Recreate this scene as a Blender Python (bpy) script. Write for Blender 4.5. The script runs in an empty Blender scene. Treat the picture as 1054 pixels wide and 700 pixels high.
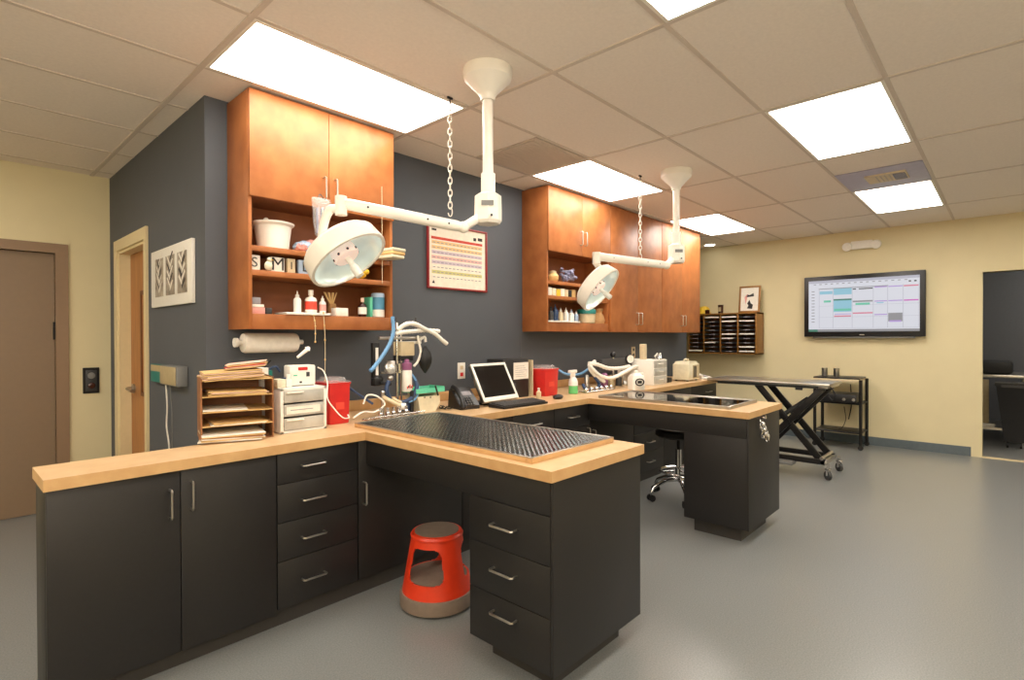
import bpy, bmesh, math, random
from mathutils import Vector, Matrix, Euler
random.seed(7)
R_ = math.radians
sc = bpy.context.scene
col = sc.collection

# ------------------------------------------------------------------ camera
CAM = Vector((-0.916, -2.906, 1.374))
YAW, PIT, ROL, FPX = R_(-47.313), R_(-0.368), R_(-0.171), 554.256
Fv = Vector((-math.sin(YAW)*math.cos(PIT), math.cos(YAW)*math.cos(PIT), math.sin(PIT)))
Rv0 = Vector((math.cos(YAW), math.sin(YAW), 0)); Uv0 = Rv0.cross(Fv)
Rv = Rv0*math.cos(ROL) + Uv0*math.sin(ROL)
Uv = Uv0*math.cos(ROL) - Rv0*math.sin(ROL)
cd = bpy.data.cameras.new('camera'); cam = bpy.data.objects.new('camera', cd); col.objects.link(cam)
cd.sensor_width = 36; cd.lens = FPX/1054*36; cd.clip_start = .05
cam.matrix_world = Matrix(((Rv.x, Uv.x, -Fv.x, CAM.x), (Rv.y, Uv.y, -Fv.y, CAM.y), (Rv.z, Uv.z, -Fv.z, CAM.z), (0, 0, 0, 1)))
sc.camera = cam

def at(px, py, ax, v):
    """photo measurement -> metric point on the plane (axis = value); 'd' means at that depth"""
    d = Fv + Rv*((px-527)/FPX) + Uv*((350-py)/FPX)
    if ax == 'd': return CAM + d*v
    i = 'xyz'.index(ax)
    return CAM + d*((v-CAM[i])/d[i])

# ------------------------------------------------------------------ materials
def lin(c):
    c = c/255
    return c/12.92 if c <= .04045 else ((c+.055)/1.055)**2.4
def rgb(t): return (lin(t[0]), lin(t[1]), lin(t[2]), 1)
MATS = {}
def mat(name, c, rough=.5, metal=0, var=.06, scale=30, bump=0, bscale=None, emit=0, ecol=None, trans=0, alpha=1, stretch=None, coat=0, spec=None, c2=None):
    m = bpy.data.materials.new(name); m.use_nodes = True
    nt = m.node_tree; b = nt.nodes['Principled BSDF']
    b.inputs['Roughness'].default_value = rough; b.inputs['Metallic'].default_value = metal
    tc = nt.nodes.new('ShaderNodeTexCoord'); mp = nt.nodes.new('ShaderNodeMapping')
    nt.links.new(tc.outputs['Object'], mp.inputs[0])
    if stretch: mp.inputs['Scale'].default_value = stretch
    no = nt.nodes.new('ShaderNodeTexNoise'); no.inputs['Scale'].default_value = scale; no.inputs['Detail'].default_value = 5
    nt.links.new(mp.outputs[0], no.inputs['Vector'])
    cr = nt.nodes.new('ShaderNodeValToRGB')
    base = rgb(c)
    if c2: a, z = base, rgb(c2)
    else:
        a = tuple(x*(1-var) for x in base[:3])+(1,); z = tuple(min(1, x*(1+var)) for x in base[:3])+(1,)
    cr.color_ramp.elements[0].position = .3; cr.color_ramp.elements[1].position = .7
    cr.color_ramp.elements[0].color = a; cr.color_ramp.elements[1].color = z
    nt.links.new(no.outputs['Fac'], cr.inputs[0]); nt.links.new(cr.outputs[0], b.inputs['Base Color'])
    if bump:
        n2 = nt.nodes.new('ShaderNodeTexNoise'); n2.inputs['Scale'].default_value = bscale or scale*3
        nt.links.new(mp.outputs[0], n2.inputs['Vector'])
        bp = nt.nodes.new('ShaderNodeBump'); bp.inputs['Strength'].default_value = bump; bp.inputs['Distance'].default_value = .01
        nt.links.new(n2.outputs['Fac'], bp.inputs['Height']); nt.links.new(bp.outputs[0], b.inputs['Normal'])
    if emit:
        b.inputs['Emission Color'].default_value = rgb(ecol or c); b.inputs['Emission Strength'].default_value = emit
    if trans: b.inputs['Transmission Weight'].default_value = trans; b.inputs['IOR'].default_value = 1.3
    if alpha < 1: b.inputs['Alpha'].default_value = alpha
    if coat: b.inputs['Coat Weight'].default_value = coat
    if spec is not None: b.inputs['Specular IOR Level'].default_value = spec
    MATS[name] = m
    return m

mat('cream_paint', (222,209,168), .7, var=.02, scale=4, bump=.05, bscale=300)
mat('slate_paint', (82,86,92), .65, var=.03, scale=5, bump=.05, bscale=300)
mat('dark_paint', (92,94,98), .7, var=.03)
mat('ceiling_tile', (240,229,217), .85, var=.03, scale=60, bump=.15, bscale=350)
mat('ceiling_grid', (212,198,184), .6, var=.02)
mat('vinyl_floor', (112,115,114), .28, var=.1, scale=150, c2=(138,139,136), spec=.5)
mat('base_vinyl', (92,103,108), .55)
mat('cream_trim', (226,208,164), .45, var=.02)
mat('taupe_door', (134,112,88), .5, var=.02)
mat('taupe_frame', (142,116,90), .5, var=.02)
mat('oak_door', (190,132,74), .45, scale=6, stretch=(6,6,.6), c2=(168,110,58))
mat('oak_dark', (120,72,34), .5)
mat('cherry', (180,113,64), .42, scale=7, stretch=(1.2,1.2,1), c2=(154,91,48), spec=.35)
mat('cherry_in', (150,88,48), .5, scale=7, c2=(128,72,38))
mat('laminate_dark', (31,29,28), .48, var=.08, scale=80, stretch=(1,1,1))
mat('plinth', (60,58,57), .6)
mat('plate_black', (22,20,19), .8)  # plain near-black of the strike and control plates
mat('maple', (214,180,138), .38, scale=14, stretch=(1,1,1), c2=(203,167,122))
mat('maple_edge', (208,168,116), .42, scale=14, c2=(196,153,102))
mat('steel', (196,192,184), .28, 1, var=.03)
mat('chrome', (215,215,215), .12, 1, var=.01)
mat('steel_tray', (120,124,124), .15, 1, var=.03)
mat('black_mirror', (150,150,148), .06, 1, var=.02)
mat('white_enamel', (240,234,222), .3, var=.01)
mat('white_plastic', (236,232,222), .4, var=.02)
mat('white_diffuser', (255,255,255), .5, emit=13, ecol=(255,248,238))
mat('white_bulb', (255,250,240), .5, emit=1.2)
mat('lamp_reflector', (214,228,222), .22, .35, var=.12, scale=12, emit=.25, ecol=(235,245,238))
mat('black_plastic', (26,25,26), .4, var=.1)
mat('black_metal', (28,26,26), .35, .3, var=.05)
mat('black_rubber', (20,20,20), .6)
mat('black_glass', (10,10,12), .08)
mat('grey_plastic', (120,120,118), .5)
mat('dark_grey', (60,60,60), .5)
mat('red_plastic', (206,42,40), .35, var=.05)
mat('orange_red', (226,62,30), .35, var=.03)
mat('taupe_rubber', (128,112,98), .75, bump=.2, bscale=400)
mat('blue_hose', (110,160,205), .4, var=.05)
mat('dark_blue', (40,62,96), .45)
mat('teal', (24,120,112), .4)
mat('mint', (104,206,170), .45)
mat('green_liquid', (104,196,120), .15, var=.02)
mat('clear_plastic', (228,230,228), .12, alpha=.22)
mat('frosted', (238,235,228), .35, var=.01)
mat('frosted_drawer', (184,181,172), .35, var=.16, scale=14)
mat('paper', (238,232,220), .8)
mat('manila', (226,192,132), .8, c2=(206,166,104), scale=12)
mat('pink_paper', (232,196,176), .8)
mat('brown_board', (158,106,66), .7, c2=(138,90,54), scale=10)
mat('beige', (214,196,160), .5)
mat('beige_dark', (176,158,120), .5)
mat('cream_plastic', (222,214,186), .45)
mat('amber', (56,26,18), .15)
mat('red_label', (222,70,52), .5)
mat('purple', (150,90,130), .5)
mat('label_blue', (78,140,170), .5)
mat('pale_blue', (168,190,214), .5)
mat('pink', (226,160,150), .6)
mat('yellow', (230,190,50), .5)
mat('gold_frame', (150,104,48), .4, .3)
mat('crimson_frame', (150,40,40), .4)
mat('ink', (38,34,34), .7)
mat('ink_soft', (150,146,150), .7)
mat('tan_cloth', (196,150,100), .9, bump=.5, bscale=60)
mat('lilac_cloth', (168,172,196), .9, bump=.6, bscale=60, c2=(116,112,140), scale=22)
mat('photo_dark', (104,92,80), .5, scale=16, c2=(190,178,160))
mat('vent_blue', (176,174,198), .5)
mat('vent_grey', (196,182,168), .6)
mat('screen_white', (228,230,240), .4, emit=.42)
mat('scr_cyan', (150,205,225), .4, emit=0.35)
mat('scr_green', (110,205,175), .4, emit=0.35)
mat('scr_dgreen', (60,130,110), .4, emit=0.25)
mat('scr_pink', (225,130,155), .4, emit=0.35)
mat('scr_purple', (190,160,225), .4, emit=0.35)
mat('scr_magenta', (215,110,200), .4, emit=0.35)
mat('scr_grey', (150,150,155), .4, emit=0.25)
mat('scr_line', (190,190,205), .4, emit=0.3)
mat('scr_black', (40,45,40), .4, emit=0.1)
for _n in [k for k in MATS if k.startswith('scr')]:
    _b = MATS[_n].node_tree.nodes['Principled BSDF']
    for _l in list(_b.inputs['Base Color'].links): MATS[_n].node_tree.links.remove(_l)
    _b.inputs['Base Color'].default_value = (.02,.02,.02,1); _b.inputs['Emission Strength'].default_value = .8
mat('bulb_plate', (250,224,212), .4, emit=.35)
mat('chart_red', (206,70,50), .7); mat('chart_orange', (232,196,140), .7); mat('chart_lilac', (206,188,198), .7)
mat('chart_olive', (206,200,130), .7); mat('chart_pink', (226,180,170), .7); mat('chart_cream', (240,230,212), .7)

def perforated():
    m = mat('perforated_grate', (120,135,135), .2, 1)
    nt = m.node_tree; b = nt.nodes['Principled BSDF']
    tc = nt.nodes.new('ShaderNodeTexCoord'); mp = nt.nodes.new('ShaderNodeMapping'); mp.inputs['Rotation'].default_value[2] = R_(45)
    nt.links.new(tc.outputs['Object'], mp.inputs[0])
    vo = nt.nodes.new('ShaderNodeTexVoronoi'); vo.inputs['Scale'].default_value = 52; vo.inputs['Randomness'].default_value = 0
    nt.links.new(mp.outputs[0], vo.inputs['Vector'])
    cr = nt.nodes.new('ShaderNodeValToRGB'); cr.color_ramp.elements[0].position = .42; cr.color_ramp.elements[1].position = .5
    cr.color_ramp.elements[0].color = (.004,.004,.004,1); cr.color_ramp.elements[1].color = rgb((120,134,136))
    nt.links.new(vo.outputs['Distance'], cr.inputs[0]); nt.links.new(cr.outputs[0], b.inputs['Base Color'])
    r2 = nt.nodes.new('ShaderNodeValToRGB'); r2.color_ramp.elements[0].position = .42; r2.color_ramp.elements[1].position = .5
    r2.color_ramp.elements[0].color = (0,0,0,1); r2.color_ramp.elements[1].color = (1,1,1,1)
    nt.links.new(vo.outputs['Distance'], r2.inputs[0]); nt.links.new(r2.outputs[0], b.inputs['Metallic'])
    bp = nt.nodes.new('ShaderNodeBump'); bp.inputs['Strength'].default_value = 1.0; bp.inputs['Distance'].default_value = .0062
    nt.links.new(vo.outputs['Distance'], bp.inputs['Height']); nt.links.new(bp.outputs[0], b.inputs['Normal'])
perforated()

# ------------------------------------------------------------------ mesh builder
class MB:
    def __init__(s): s.bm = bmesh.new(); s.slots = []
    def mi(s, m):
        if m not in s.slots: s.slots.append(m)
        return s.slots.index(m)
    def _set(s, faces, m):
        i = s.mi(m)
        for f in faces: f.material_index = i
    def box(s, x0, x1, y0, y1, z0, z1, m, bev=0, M=None):
        t = bmesh.new(); bmesh.ops.create_cube(t, size=1)
        for v in t.verts:
            v.co = Vector((x0+(v.co.x+.5)*(x1-x0), y0+(v.co.y+.5)*(y1-y0), z0+(v.co.z+.5)*(z1-z0)))
        if bev:
            try: bmesh.ops.bevel(t, geom=t.edges[:], offset=bev, segments=2, affect='EDGES', profile=.5)
            except Exception: pass
        s.merge(t, m, M); return s
    def merge(s, t, m, M=None):
        if M is not None: bmesh.ops.transform(t, matrix=M, verts=t.verts)
        i = s.mi(m); mp = {}
        for v in t.verts: mp[v] = s.bm.verts.new(v.co)
        for f in t.faces:
            try:
                nf = s.bm.faces.new([mp[v] for v in f.verts]); nf.material_index = i
            except ValueError: pass
        t.free()
    def rings(s, rings, m, caps=True, closed=False):
        i = s.mi(m); rv = [[s.bm.verts.new(p) for p in r] for r in rings]
        n = len(rv[0])
        pairs = list(zip(rv, rv[1:]))
        if closed: pairs.append((rv[-1], rv[0]))
        for a, b in pairs:
            for k in range(n):
                f = s.bm.faces.new((a[k], a[(k+1)%n], b[(k+1)%n], b[k])); f.material_index = i
        if caps and not closed:
            for r, rev in ((rv[0], True), (rv[-1], False)):
                f = s.bm.faces.new(list(reversed(r)) if rev else r); f.material_index = i
        return s
    def cyl(s, p0, p1, r0, m, r1=None, seg=20):
        return s.tube([p0, p1], [r0, r0 if r1 is None else r1], m, seg)
    def tube(s, pts, r, m, seg=10, closed=False):
        pts = [Vector(p) for p in pts]; n = len(pts)
        rs = r if isinstance(r, (list, tuple)) else [r]*n
        rings = []; up = None
        for k in range(n):
            if closed: t = pts[(k+1)%n]-pts[k-1]
            else: t = pts[min(k+1, n-1)]-pts[max(k-1, 0)]
            t.normalize()
            if up is None:
                up = Vector((0,0,1)) if abs(t.z) < .9 else Vector((1,0,0))
            a = (up - t*up.dot(t))
            if a.length < 1e-6: a = Vector((1,0,0)).cross(t)
            a.normalize(); up = a; b = t.cross(a)
            rings.append([pts[k]+(a*math.cos(2*math.pi*j/seg)+b*math.sin(2*math.pi*j/seg))*rs[k] for j in range(seg)])
        return s.rings(rings, m, True, closed)
    def lathe(s, prof, c, m, seg=28, axis=None, sx=1, sy=1, caps=True):
        c = Vector(c)
        if axis is None: A = Matrix.Identity(3)
        else: A = Vector(axis).to_track_quat('Z', 'Y').to_matrix()
        rings = []
        for r, z in prof:
            r = max(r, 1e-4)
            rings.append([c + A @ Vector((r*sx*math.cos(2*math.pi*j/seg), r*sy*math.sin(2*math.pi*j/seg), z)) for j in range(seg)])
        return s.rings(rings, m, caps)
    def ball(s, c, r, m, seg=20, axis=None):
        if not isinstance(r, (list, tuple)): r = (r, r, r)
        n = 10
        return s.lathe([(math.sin(math.pi*k/n), -math.cos(math.pi*k/n)*r[2]) for k in range(n+1)], c, m, seg, axis, r[0], r[1])
    def prism(s, poly, axis, a, b, m, M=None):
        """poly: 2D points in the two other axes (cyclic xyz order kept: x->(y,z), y->(x,z), z->(x,y))"""
        def P(u, v, w):
            return {'x': (w, u, v), 'y': (u, w, v), 'z': (u, v, w)}[axis]
        t = bmesh.new()
        A = [t.verts.new(P(u, v, a)) for u, v in poly]; B = [t.verts.new(P(u, v, b)) for u, v in poly]
        t.faces.new(A); t.faces.new(B)
        n = len(poly)
        for k in range(n): t.faces.new((A[k], A[(k+1)%n], B[(k+1)%n], B[k]))
        bmesh.ops.recalc_face_normals(t, faces=t.faces)
        s.merge(t, m, M); return s
    def sheet(s, p, m):
        i = s.mi(m); f = s.bm.faces.new([s.bm.verts.new(q) for q in p]); f.material_index = i; return s
    def jitter(s, a):
        for v in s.bm.verts: v.co += Vector((random.uniform(-a,a), random.uniform(-a,a), random.uniform(-a,a)))
        return s
    def xf(s, M): bmesh.ops.transform(s.bm, matrix=M, verts=s.bm.verts); return s
    def build(s, name, parent=None, label=None, cat=None, group=None, kind=None, local=False, origin=None, ang=35, recalc=True):
        if recalc: bmesh.ops.recalc_face_normals(s.bm, faces=s.bm.faces)
        if parent is not None: off = Vector((0,0,0)) if local else WL[parent.name]
        elif origin is not None: off = Vector(origin)
        elif local: off = Vector((0,0,0))
        else:
            xs = [v.co.x for v in s.bm.verts]; ys = [v.co.y for v in s.bm.verts]; zs = [v.co.z for v in s.bm.verts]
            off = Vector(((min(xs)+max(xs))/2, (min(ys)+max(ys))/2, min(zs)))
        for v in s.bm.verts: v.co -= off
        me = bpy.data.meshes.new(name)
        for f in s.bm.faces: f.smooth = True
        s.bm.to_mesh(me); s.bm.free()
        try: me.set_sharp_from_angle(angle=R_(ang))
        except Exception: pass
        for m in s.slots: me.materials.append(MATS[m])
        o = bpy.data.objects.new(name, me); col.objects.link(o)
        if parent is not None:
            o.parent = parent; WL[o.name] = WL[parent.name].copy()
        else:
            o.location = off; WL[o.name] = off.copy()
        if label: o['label'] = label
        if cat: o['category'] = cat
        if group: o['group'] = group
        if kind: o['kind'] = kind
        return o
WL = {}
def thing(name, label, cat, loc, rotz=0, group=None, kind=None):
    o = bpy.data.objects.new(name, None); col.objects.link(o); o.empty_display_size = .05
    o.location = loc; o.rotation_euler = (0, 0, rotz); WL[o.name] = Vector(loc)
    if label: o['label'] = label
    if cat: o['category'] = cat
    if group: o['group'] = group
    if kind: o['kind'] = kind
    return o
def dup(root, loc, label=None, group=None):
    r = root.copy(); col.objects.link(r); r.location = loc; WL[r.name] = Vector(loc)
    if label: r['label'] = label
    if group: r['group'] = group
    for ch in list(root.children):
        c = ch.copy(); col.objects.link(c); c.parent = r
        for g in list(ch.children):
            d = g.copy(); col.objects.link(d); d.parent = c
    return r
def struct(mb, name): return mb.build(name, kind='structure', origin=(0,0,0))
def one(): return MB()
_dg = None
def text(name, s, size, M, m, parent, depth=.0008, label=None):
    """lettering as a mesh, centred, lying in the XY plane of M"""
    cu = bpy.data.curves.new('t', 'FONT'); cu.body = s; cu.size = size; cu.extrude = depth; cu.align_x = 'CENTER'; cu.align_y = 'CENTER'
    o = bpy.data.objects.new('t', cu); col.objects.link(o)
    bpy.context.view_layer.update()
    me = bpy.data.meshes.new_from_object(o.evaluated_get(bpy.context.evaluated_depsgraph_get()))
    bpy.data.objects.remove(o); bpy.data.curves.remove(cu)
    off = WL[parent.name]
    me.transform(Matrix.Translation(-off) @ M)
    me.materials.clear(); me.materials.append(MATS[m])
    ob = bpy.data.objects.new(name, me); col.objects.link(ob); ob.parent = parent; WL[ob.name] = off.copy()
    return ob
def frameM(o, x, y):
    x = Vector(x).normalized(); y = Vector(y).normalized(); z = x.cross(y)
    return Matrix(((x.x,y.x,z.x,o[0]),(x.y,y.y,z.y,o[1]),(x.z,y.z,z.z,o[2]),(0,0,0,1)))
def curve(pts, n=8):
    """Catmull-Rom through points"""
    p = [Vector(q) for q in pts]; p = [p[0]*2-p[1]] + p + [p[-1]*2-p[-2]]; out = []
    for i in range(1, len(p)-2):
        for k in range(n):
            t = k/n
            out.append(.5*((2*p[i])+(p[i+1]-p[i-1])*t+(2*p[i-1]-5*p[i]+4*p[i+1]-p[i+2])*t*t+(3*p[i]-p[i-1]-3*p[i+1]+p[i+2])*t**3))
    out.append(p[-2]); return out
def corr(pts, r, n=40):
    c = curve(pts, n); return c, [r*(1 if k % 2 else .86) for k in range(len(c))]

# ------------------------------------------------------------------ dimensions
H = 2.703; TX = 1.2192; TY = .6096
XA, YW, XT, YB = .12, .34, 7.1, 2.62     # slate side wall x, main wall y, far wall x, rear wall y
XE = 6.13                                # end of the main wall
HC, CT = .877, .043                      # counter top, slab thickness
YF = -.41                                # cabinet fronts
YC = .05                                 # upper cabinet fronts

# ------------------------------------------------------------------ room shell
struct(one().box(-4, 10.4, -6, 5.2, -.05, 0, 'vinyl_floor'), 'floor')
b = one(); b.box(-4, 7.3, -6, 5.2, H, H+.04, 'ceiling_tile'); b.box(7.3, 10.4, -6, 5.2, H, H+.04, 'ceiling_tile'); struct(b, 'ceiling')
g = one()
for k in range(-3, 6): g.box(k*TX-.013, k*TX+.013, -6, 5.1, H-.005, H+.001, 'ceiling_grid')
for j in range(-8, 10): g.box(-4, XT, -j*TY-.011, -j*TY+.011, H-.004, H+.001, 'ceiling_grid')
struct(g, 'trim_1')
# main wall and the side wall with the oak door
struct(one().box(XA, XE, YW, YW+.12, 0, H, 'slate_paint'), 'wall_main')
b = one(); D0, D1, DZ = 1.53, 2.325, 2.06
b.box(XA, XA+.13, YW+.12, D0, 0, H, 'slate_paint'); b.box(XA, XA+.13, D1, YB, 0, H, 'slate_paint'); b.box(XA, XA+.13, D0, D1, DZ, H, 'slate_paint')
struct(b, 'wall_side')
struct(one().box(XE-.12, XE, YW+.12, 5.0, 0, H, 'cream_paint'), 'wall_return')
# rear wall with taupe door
LX0, LX1, LZ = -1.15, -.235, 2.04
b = one(); b.box(-4, LX0, YB, YB+.12, 0, H, 'cream_paint'); b.box(LX1, XE-.12, YB, YB+.12, 0, H, 'cream_paint'); b.box(LX0, LX1, YB, YB+.12, LZ, H, 'cream_paint')
struct(b, 'wall_rear')
struct(one().box(-4.1, -4, -6, YB, 0, H, 'cream_paint'), 'wall_left')
struct(one().box(-4, 10.4, -6.1, -6, 0, H, 'cream_paint'), 'wall_front')
struct(one().box(XE, 10.4, 5.0, 5.1, 0, H, 'cream_paint'), 'wall_back')
OY0, OY1, OZ = -3.9, -2.67, 2.08
b = one(); b.box(XT, XT+.13, OY1, 5.0, 0, H, 'cream_paint'); b.box(XT, XT+.13, -6, OY0, 0, H, 'cream_paint'); b.box(XT, XT+.13, OY0, OY1, OZ, H, 'cream_paint')
struct(b, 'wall_right')
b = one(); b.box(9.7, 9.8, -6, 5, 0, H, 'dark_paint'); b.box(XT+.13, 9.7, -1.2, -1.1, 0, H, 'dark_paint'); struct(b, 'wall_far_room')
# opening casing (cream) and threshold
b = one(); b.box(XT-.012, XT+.142, OY1-.02, OY1+.075, 0, OZ+.06, 'cream_paint'); b.box(XT-.012, XT+.142, OY0, OY1-.0205, OZ, OZ+.06, 'cream_paint'); b.box(XT-.012, XT+.142, OY0-.075, OY0, 0, OZ+.06, 'cream_paint')
struct(b, 'trim_2')
struct(one().box(XT-.02, XT+.06, OY0, OY1-.02, 0, .006, 'cream_trim'), 'trim_3')
# baseboards
struct(one().box(XT-.012, XT, OY1+.075, 5.0, 0, .105, 'base_vinyl'), 'baseboard_right')
struct(one().box(XA-.012, XA, YW, D0-.09, 0, .1, 'base_vinyl').box(XA-.012, XA, D1+.09, YB, 0, .1, 'base_vinyl'), 'baseboard_side')
struct(one().box(-4, LX0-.09, YB-.012, YB, 0, .1, 'base_vinyl').box(LX1+.09, XA-.012, YB-.012, YB, 0, .1, 'base_vinyl'), 'baseboard_rear')
struct(one().box(5.35, XE, YW-.012, YW, 0, .1, 'base_vinyl'), 'baseboard_main')
# wall seams between panels of the slate wall
b = one()
for x in (2.72,): b.box(x-.003, x+.003, YW-.003, YW, HC+.08, 1.42, 'dark_paint')
struct(b, 'trim_4')

# oak door in the side wall (door_1)
d = thing('door_1', None, None, (XA, (D0+D1)/2, 0), kind='structure')
b = one()
b.box(XA-.016, XA+.003, D0-.06, D0, 0, DZ+.085, 'cream_trim'); b.box(XA-.016, XA+.003, D1, D1+.085, 0, DZ+.085, 'cream_trim'); b.box(XA-.016, XA+.003, D0, D1, DZ, DZ+.085, 'cream_trim')
b.box(XA, XA+.13, D0, D0+.02, 0, DZ, 'cream_trim'); b.box(XA, XA+.13, D1-.02, D1, 0, DZ, 'cream_trim'); b.box(XA, XA+.13, D0+.02, D1-.02, DZ-.02, DZ, 'cream_trim')
b.build('door_frame', d)
lf = one().box(XA+.075, XA+.12, D0+.022, D1-.022, .01, DZ-.022, 'oak_door').build('door_leaf', d)
b = one(); b.box(XA+.062, XA+.078, 1.80, 1.83, .95, 1.72, 'oak_dark'); b.box(XA+.062, XA+.078, 1.94, 1.97, .95, 1.72, 'oak_dark'); b.box(XA+.062, XA+.078, 1.80, 1.97, 1.70, 1.73, 'oak_dark'); b.box(XA+.062, XA+.078, 1.80, 1.97, .93, .96, 'oak_dark')
b.box(XA+.07, XA+.077, 1.83, 1.94, .96, 1.70, 'oak_door'); b.build('glazed_slot', lf)
b = one(); yh = 2.21
b.lathe([(.038,0),(.038,.014),(.014,.018),(.014,.05)], (XA+.075, yh, .97), 'steel', axis=(-1,0,0)); b.cyl((XA+.028, yh, .97), (XA+.028, yh-.13, .962), .013, 'steel'); b.build('lever_handle', lf)
o = one().box(XA+.058, XA+.061, 1.76, 1.85, 1.20, 1.47, 'pink').build('door_notice', label='small pink paper notice taped up on the oak door', cat='notice')

# taupe door in rear wall (door_2)
d = thing('door_2', None, None, ((LX0+LX1)/2, YB, 0), kind='structure')
b = one()
b.box(LX0-.07, LX0, YB-.02, YB+.12, 0, LZ+.075, 'taupe_frame'); b.box(LX1, LX1+.08, YB-.02, YB+.12, 0, LZ+.075, 'taupe_frame'); b.box(LX0, LX1, YB-.02, YB+.12, LZ, LZ+.075, 'taupe_frame'); b.build('door_frame', d)
lf = one().box(LX0+.002, LX1-.002, YB+.03, YB+.075, .008, LZ-.002, 'taupe_door').build('door_leaf', d)
one().box(LX1-.012, LX1+.006, YB+.004, YB+.03, 1.36, 1.5, 'plate_black', bev=.002).build('strike_plate', d)
one().cyl((-.68, YB+.03, 1.53), (-.68, YB+.024, 1.53), .011, 'steel').build('peephole', lf)

# ------------------------------------------------------------------ ceiling fixtures
def troffer(x, y, label, w=TX, h=TY):
    t = thing('ceiling_light', label, 'ceiling light', (x, y, H))
    b = one(); e = .028
    for a in ((-w/2+.013, w/2-.013, -h/2+.011, -h/2+e), (-w/2+.013, w/2-.013, h/2-e, h/2-.011), (-w/2+.013, -w/2+e, -h/2+e, h/2-e), (w/2-e, w/2-.013, -h/2+e, h/2-e)):
        b.box(a[0], a[1], a[2], a[3], -.007, -.001, 'white_enamel')
    b.build('frame', t, local=True)
    one().box(-w/2+e, w/2-e, -h/2+e, h/2-e, -.005, -.001, 'white_diffuser').build('diffuser', t, local=True)
    return t
spec = [((0,0), 'long bright ceiling panel light above the single left wall cabinet'),
        ((2,0), 'bright ceiling panel light above the open-shelf end of the far wall cabinets'),
        ((4,0), 'small-looking ceiling panel light past the far end of the wall cabinets'),
        ((0,3), 'ceiling panel light cut off by the top edge of the photo'),
        ((2,3), 'large ceiling panel light right of the room, nearer of the two beside the vent'),
        ((4,3), 'ceiling panel light above the wall television, just beyond the vent')]
lights = []
L0 = None
for (i, j), lab in spec:
    x, y = (i+.5)*TX, -(j+.5)*TY
    if L0 is None: L0 = troffer(x, y, lab); lights.append(L0)
    else: lights.append(dup(L0, (x, y, H), lab))
for k, (i, j) in enumerate([(-2,0), (-2,3), (0,6), (2,6), (4,6), (-2,6), (-2,-3)]):
    lights.append(dup(L0, ((i+.5)*TX, -(j+.5)*TY, H), 'ceiling panel light outside the photo behind or beside the camera', 'ceiling panel lights out of view'))
lights.append(dup(L0, (8.5, -3.7, H), 'added ceiling panel light brightening the side room, out of view'))  # unseen panel added to brighten the side room

t = thing('recessed_downlight', 'tiny recessed ceiling light near the corner past the cabinets', 'ceiling light', (6.82, .30, H))
one().lathe([(.09,-.006),(.09,0),(.07,0)], (6.82,.30,H), 'white_enamel').build('trim_ring', t)
one().cyl((6.82,.30,H-.008), (6.82,.30,H-.001), .07, 'white_diffuser').build('lens', t)
# return air grille
b = one(); x0, x1, y0, y1 = 1.835, 2.425, -.595, -.015
b.box(x0, x1, y0, y1, H-.012, H-.002, 'vent_grey')
for k in range(24):
    x = x0+.03+k*(x1-x0-.06)/23; b.box(x-.004, x+.004, y0+.03, y1-.03, H-.018, H-.01, 'ceiling_grid')
b.build('return_air_grille', label='square grey return air grille in the ceiling beside the lamp pole', cat='vent')
t = thing('ceiling_vent', 'bluish ceiling air vent with dark slots between two panel lights', 'vent', (4.5, -2.13, H))
b = one(); b.box(4.19, 4.86, -2.425, -1.84, H-.01, H-.002, 'vent_blue', bev=.003); b.build('plate', t)
b = one()
b.box(4.36, 4.62, -2.30, -2.02, H-.022, H-.01, 'beige')
for k in range(7): b.box(4.39, 4.59, -2.29+.012*k, -2.283+.012*k, H-.026, H-.021, 'amber')
for k in range(4): b.box(4.38, 4.60, -2.19+.03*k, -2.182+.03*k, H-.025, H-.021, 'vent_grey')
b.build('slot_grille', t)
# emergency light on the far wall
t = thing('emergency_light', 'white twin-head emergency light high on the cream wall', 'emergency light', (XT, -1.545, 2.46))
one().box(XT-.075, XT, -1.66, -1.43, 2.465, 2.565, 'white_plastic', bev=.01).build('housing', t)
for y in (-1.70, -1.39):
    one().lathe([(.02,0),(.052,.02),(.055,.06),(.05,.075)], (XT-.02, y, 2.515), 'white_plastic', axis=(-1,0,-.25)).build('lamp_head', t)

# ------------------------------------------------------------------ cabinets: bars handles
def bar_handle(p, axis, L, out, mname='steel', r=.0048, off=.032):
    """U-shaped wire pull centred at p; axis = direction along, out = away from the door"""
    p = Vector(p); a = Vector(axis); o = Vector(out)
    b = MB(); h = L/2
    pts = [p-a*h, p-a*h+o*(off-.006), p-a*(h-.006)+o*off, p+a*(h-.006)+o*off, p+a*h+o*(off-.006), p+a*h]
    b.tube(pts, r, mname, 8); return b
EX, EY, EZ = Vector((1,0,0)), Vector((0,1,0)), Vector((0,0,1))
GAP = .003
def base_unit(label, x0, x1, y1, fronts, zt=HC-CT, plinth=True, group=None, open_end=None):
    """base cabinet facing -y; fronts = list of (kind, x0, x1, z0, z1, handle)"""
    t = thing('base_cabinet', label, 'cabinet', ((x0+x1)/2, (YF+y1)/2, 0), group=group)
    b = one()
    b.box(x0, x1, YF+.02, y1, .1, zt, 'laminate_dark', bev=.001)
    b.build('carcass', t)
    one().box(x0+(.0 if open_end != 'l' else .0), x1, YF+.06, y1-.01, 0, .1, 'plinth').build('plinth', t)
    for kind, a, c, z0, z1, hd in fronts:
        f = one().box(a+GAP/2, c-GAP/2, YF, YF+.0195, z0+GAP/2, z1-GAP/2, 'laminate_dark', bev=.0015).build(kind, t)
        if hd is not None:
            hx, hz, ax = hd
            bar_handle((hx, YF, hz), EX if ax == 'h' else EZ, .115, (0,-1,0)).build('handle', f)
    return t
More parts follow.
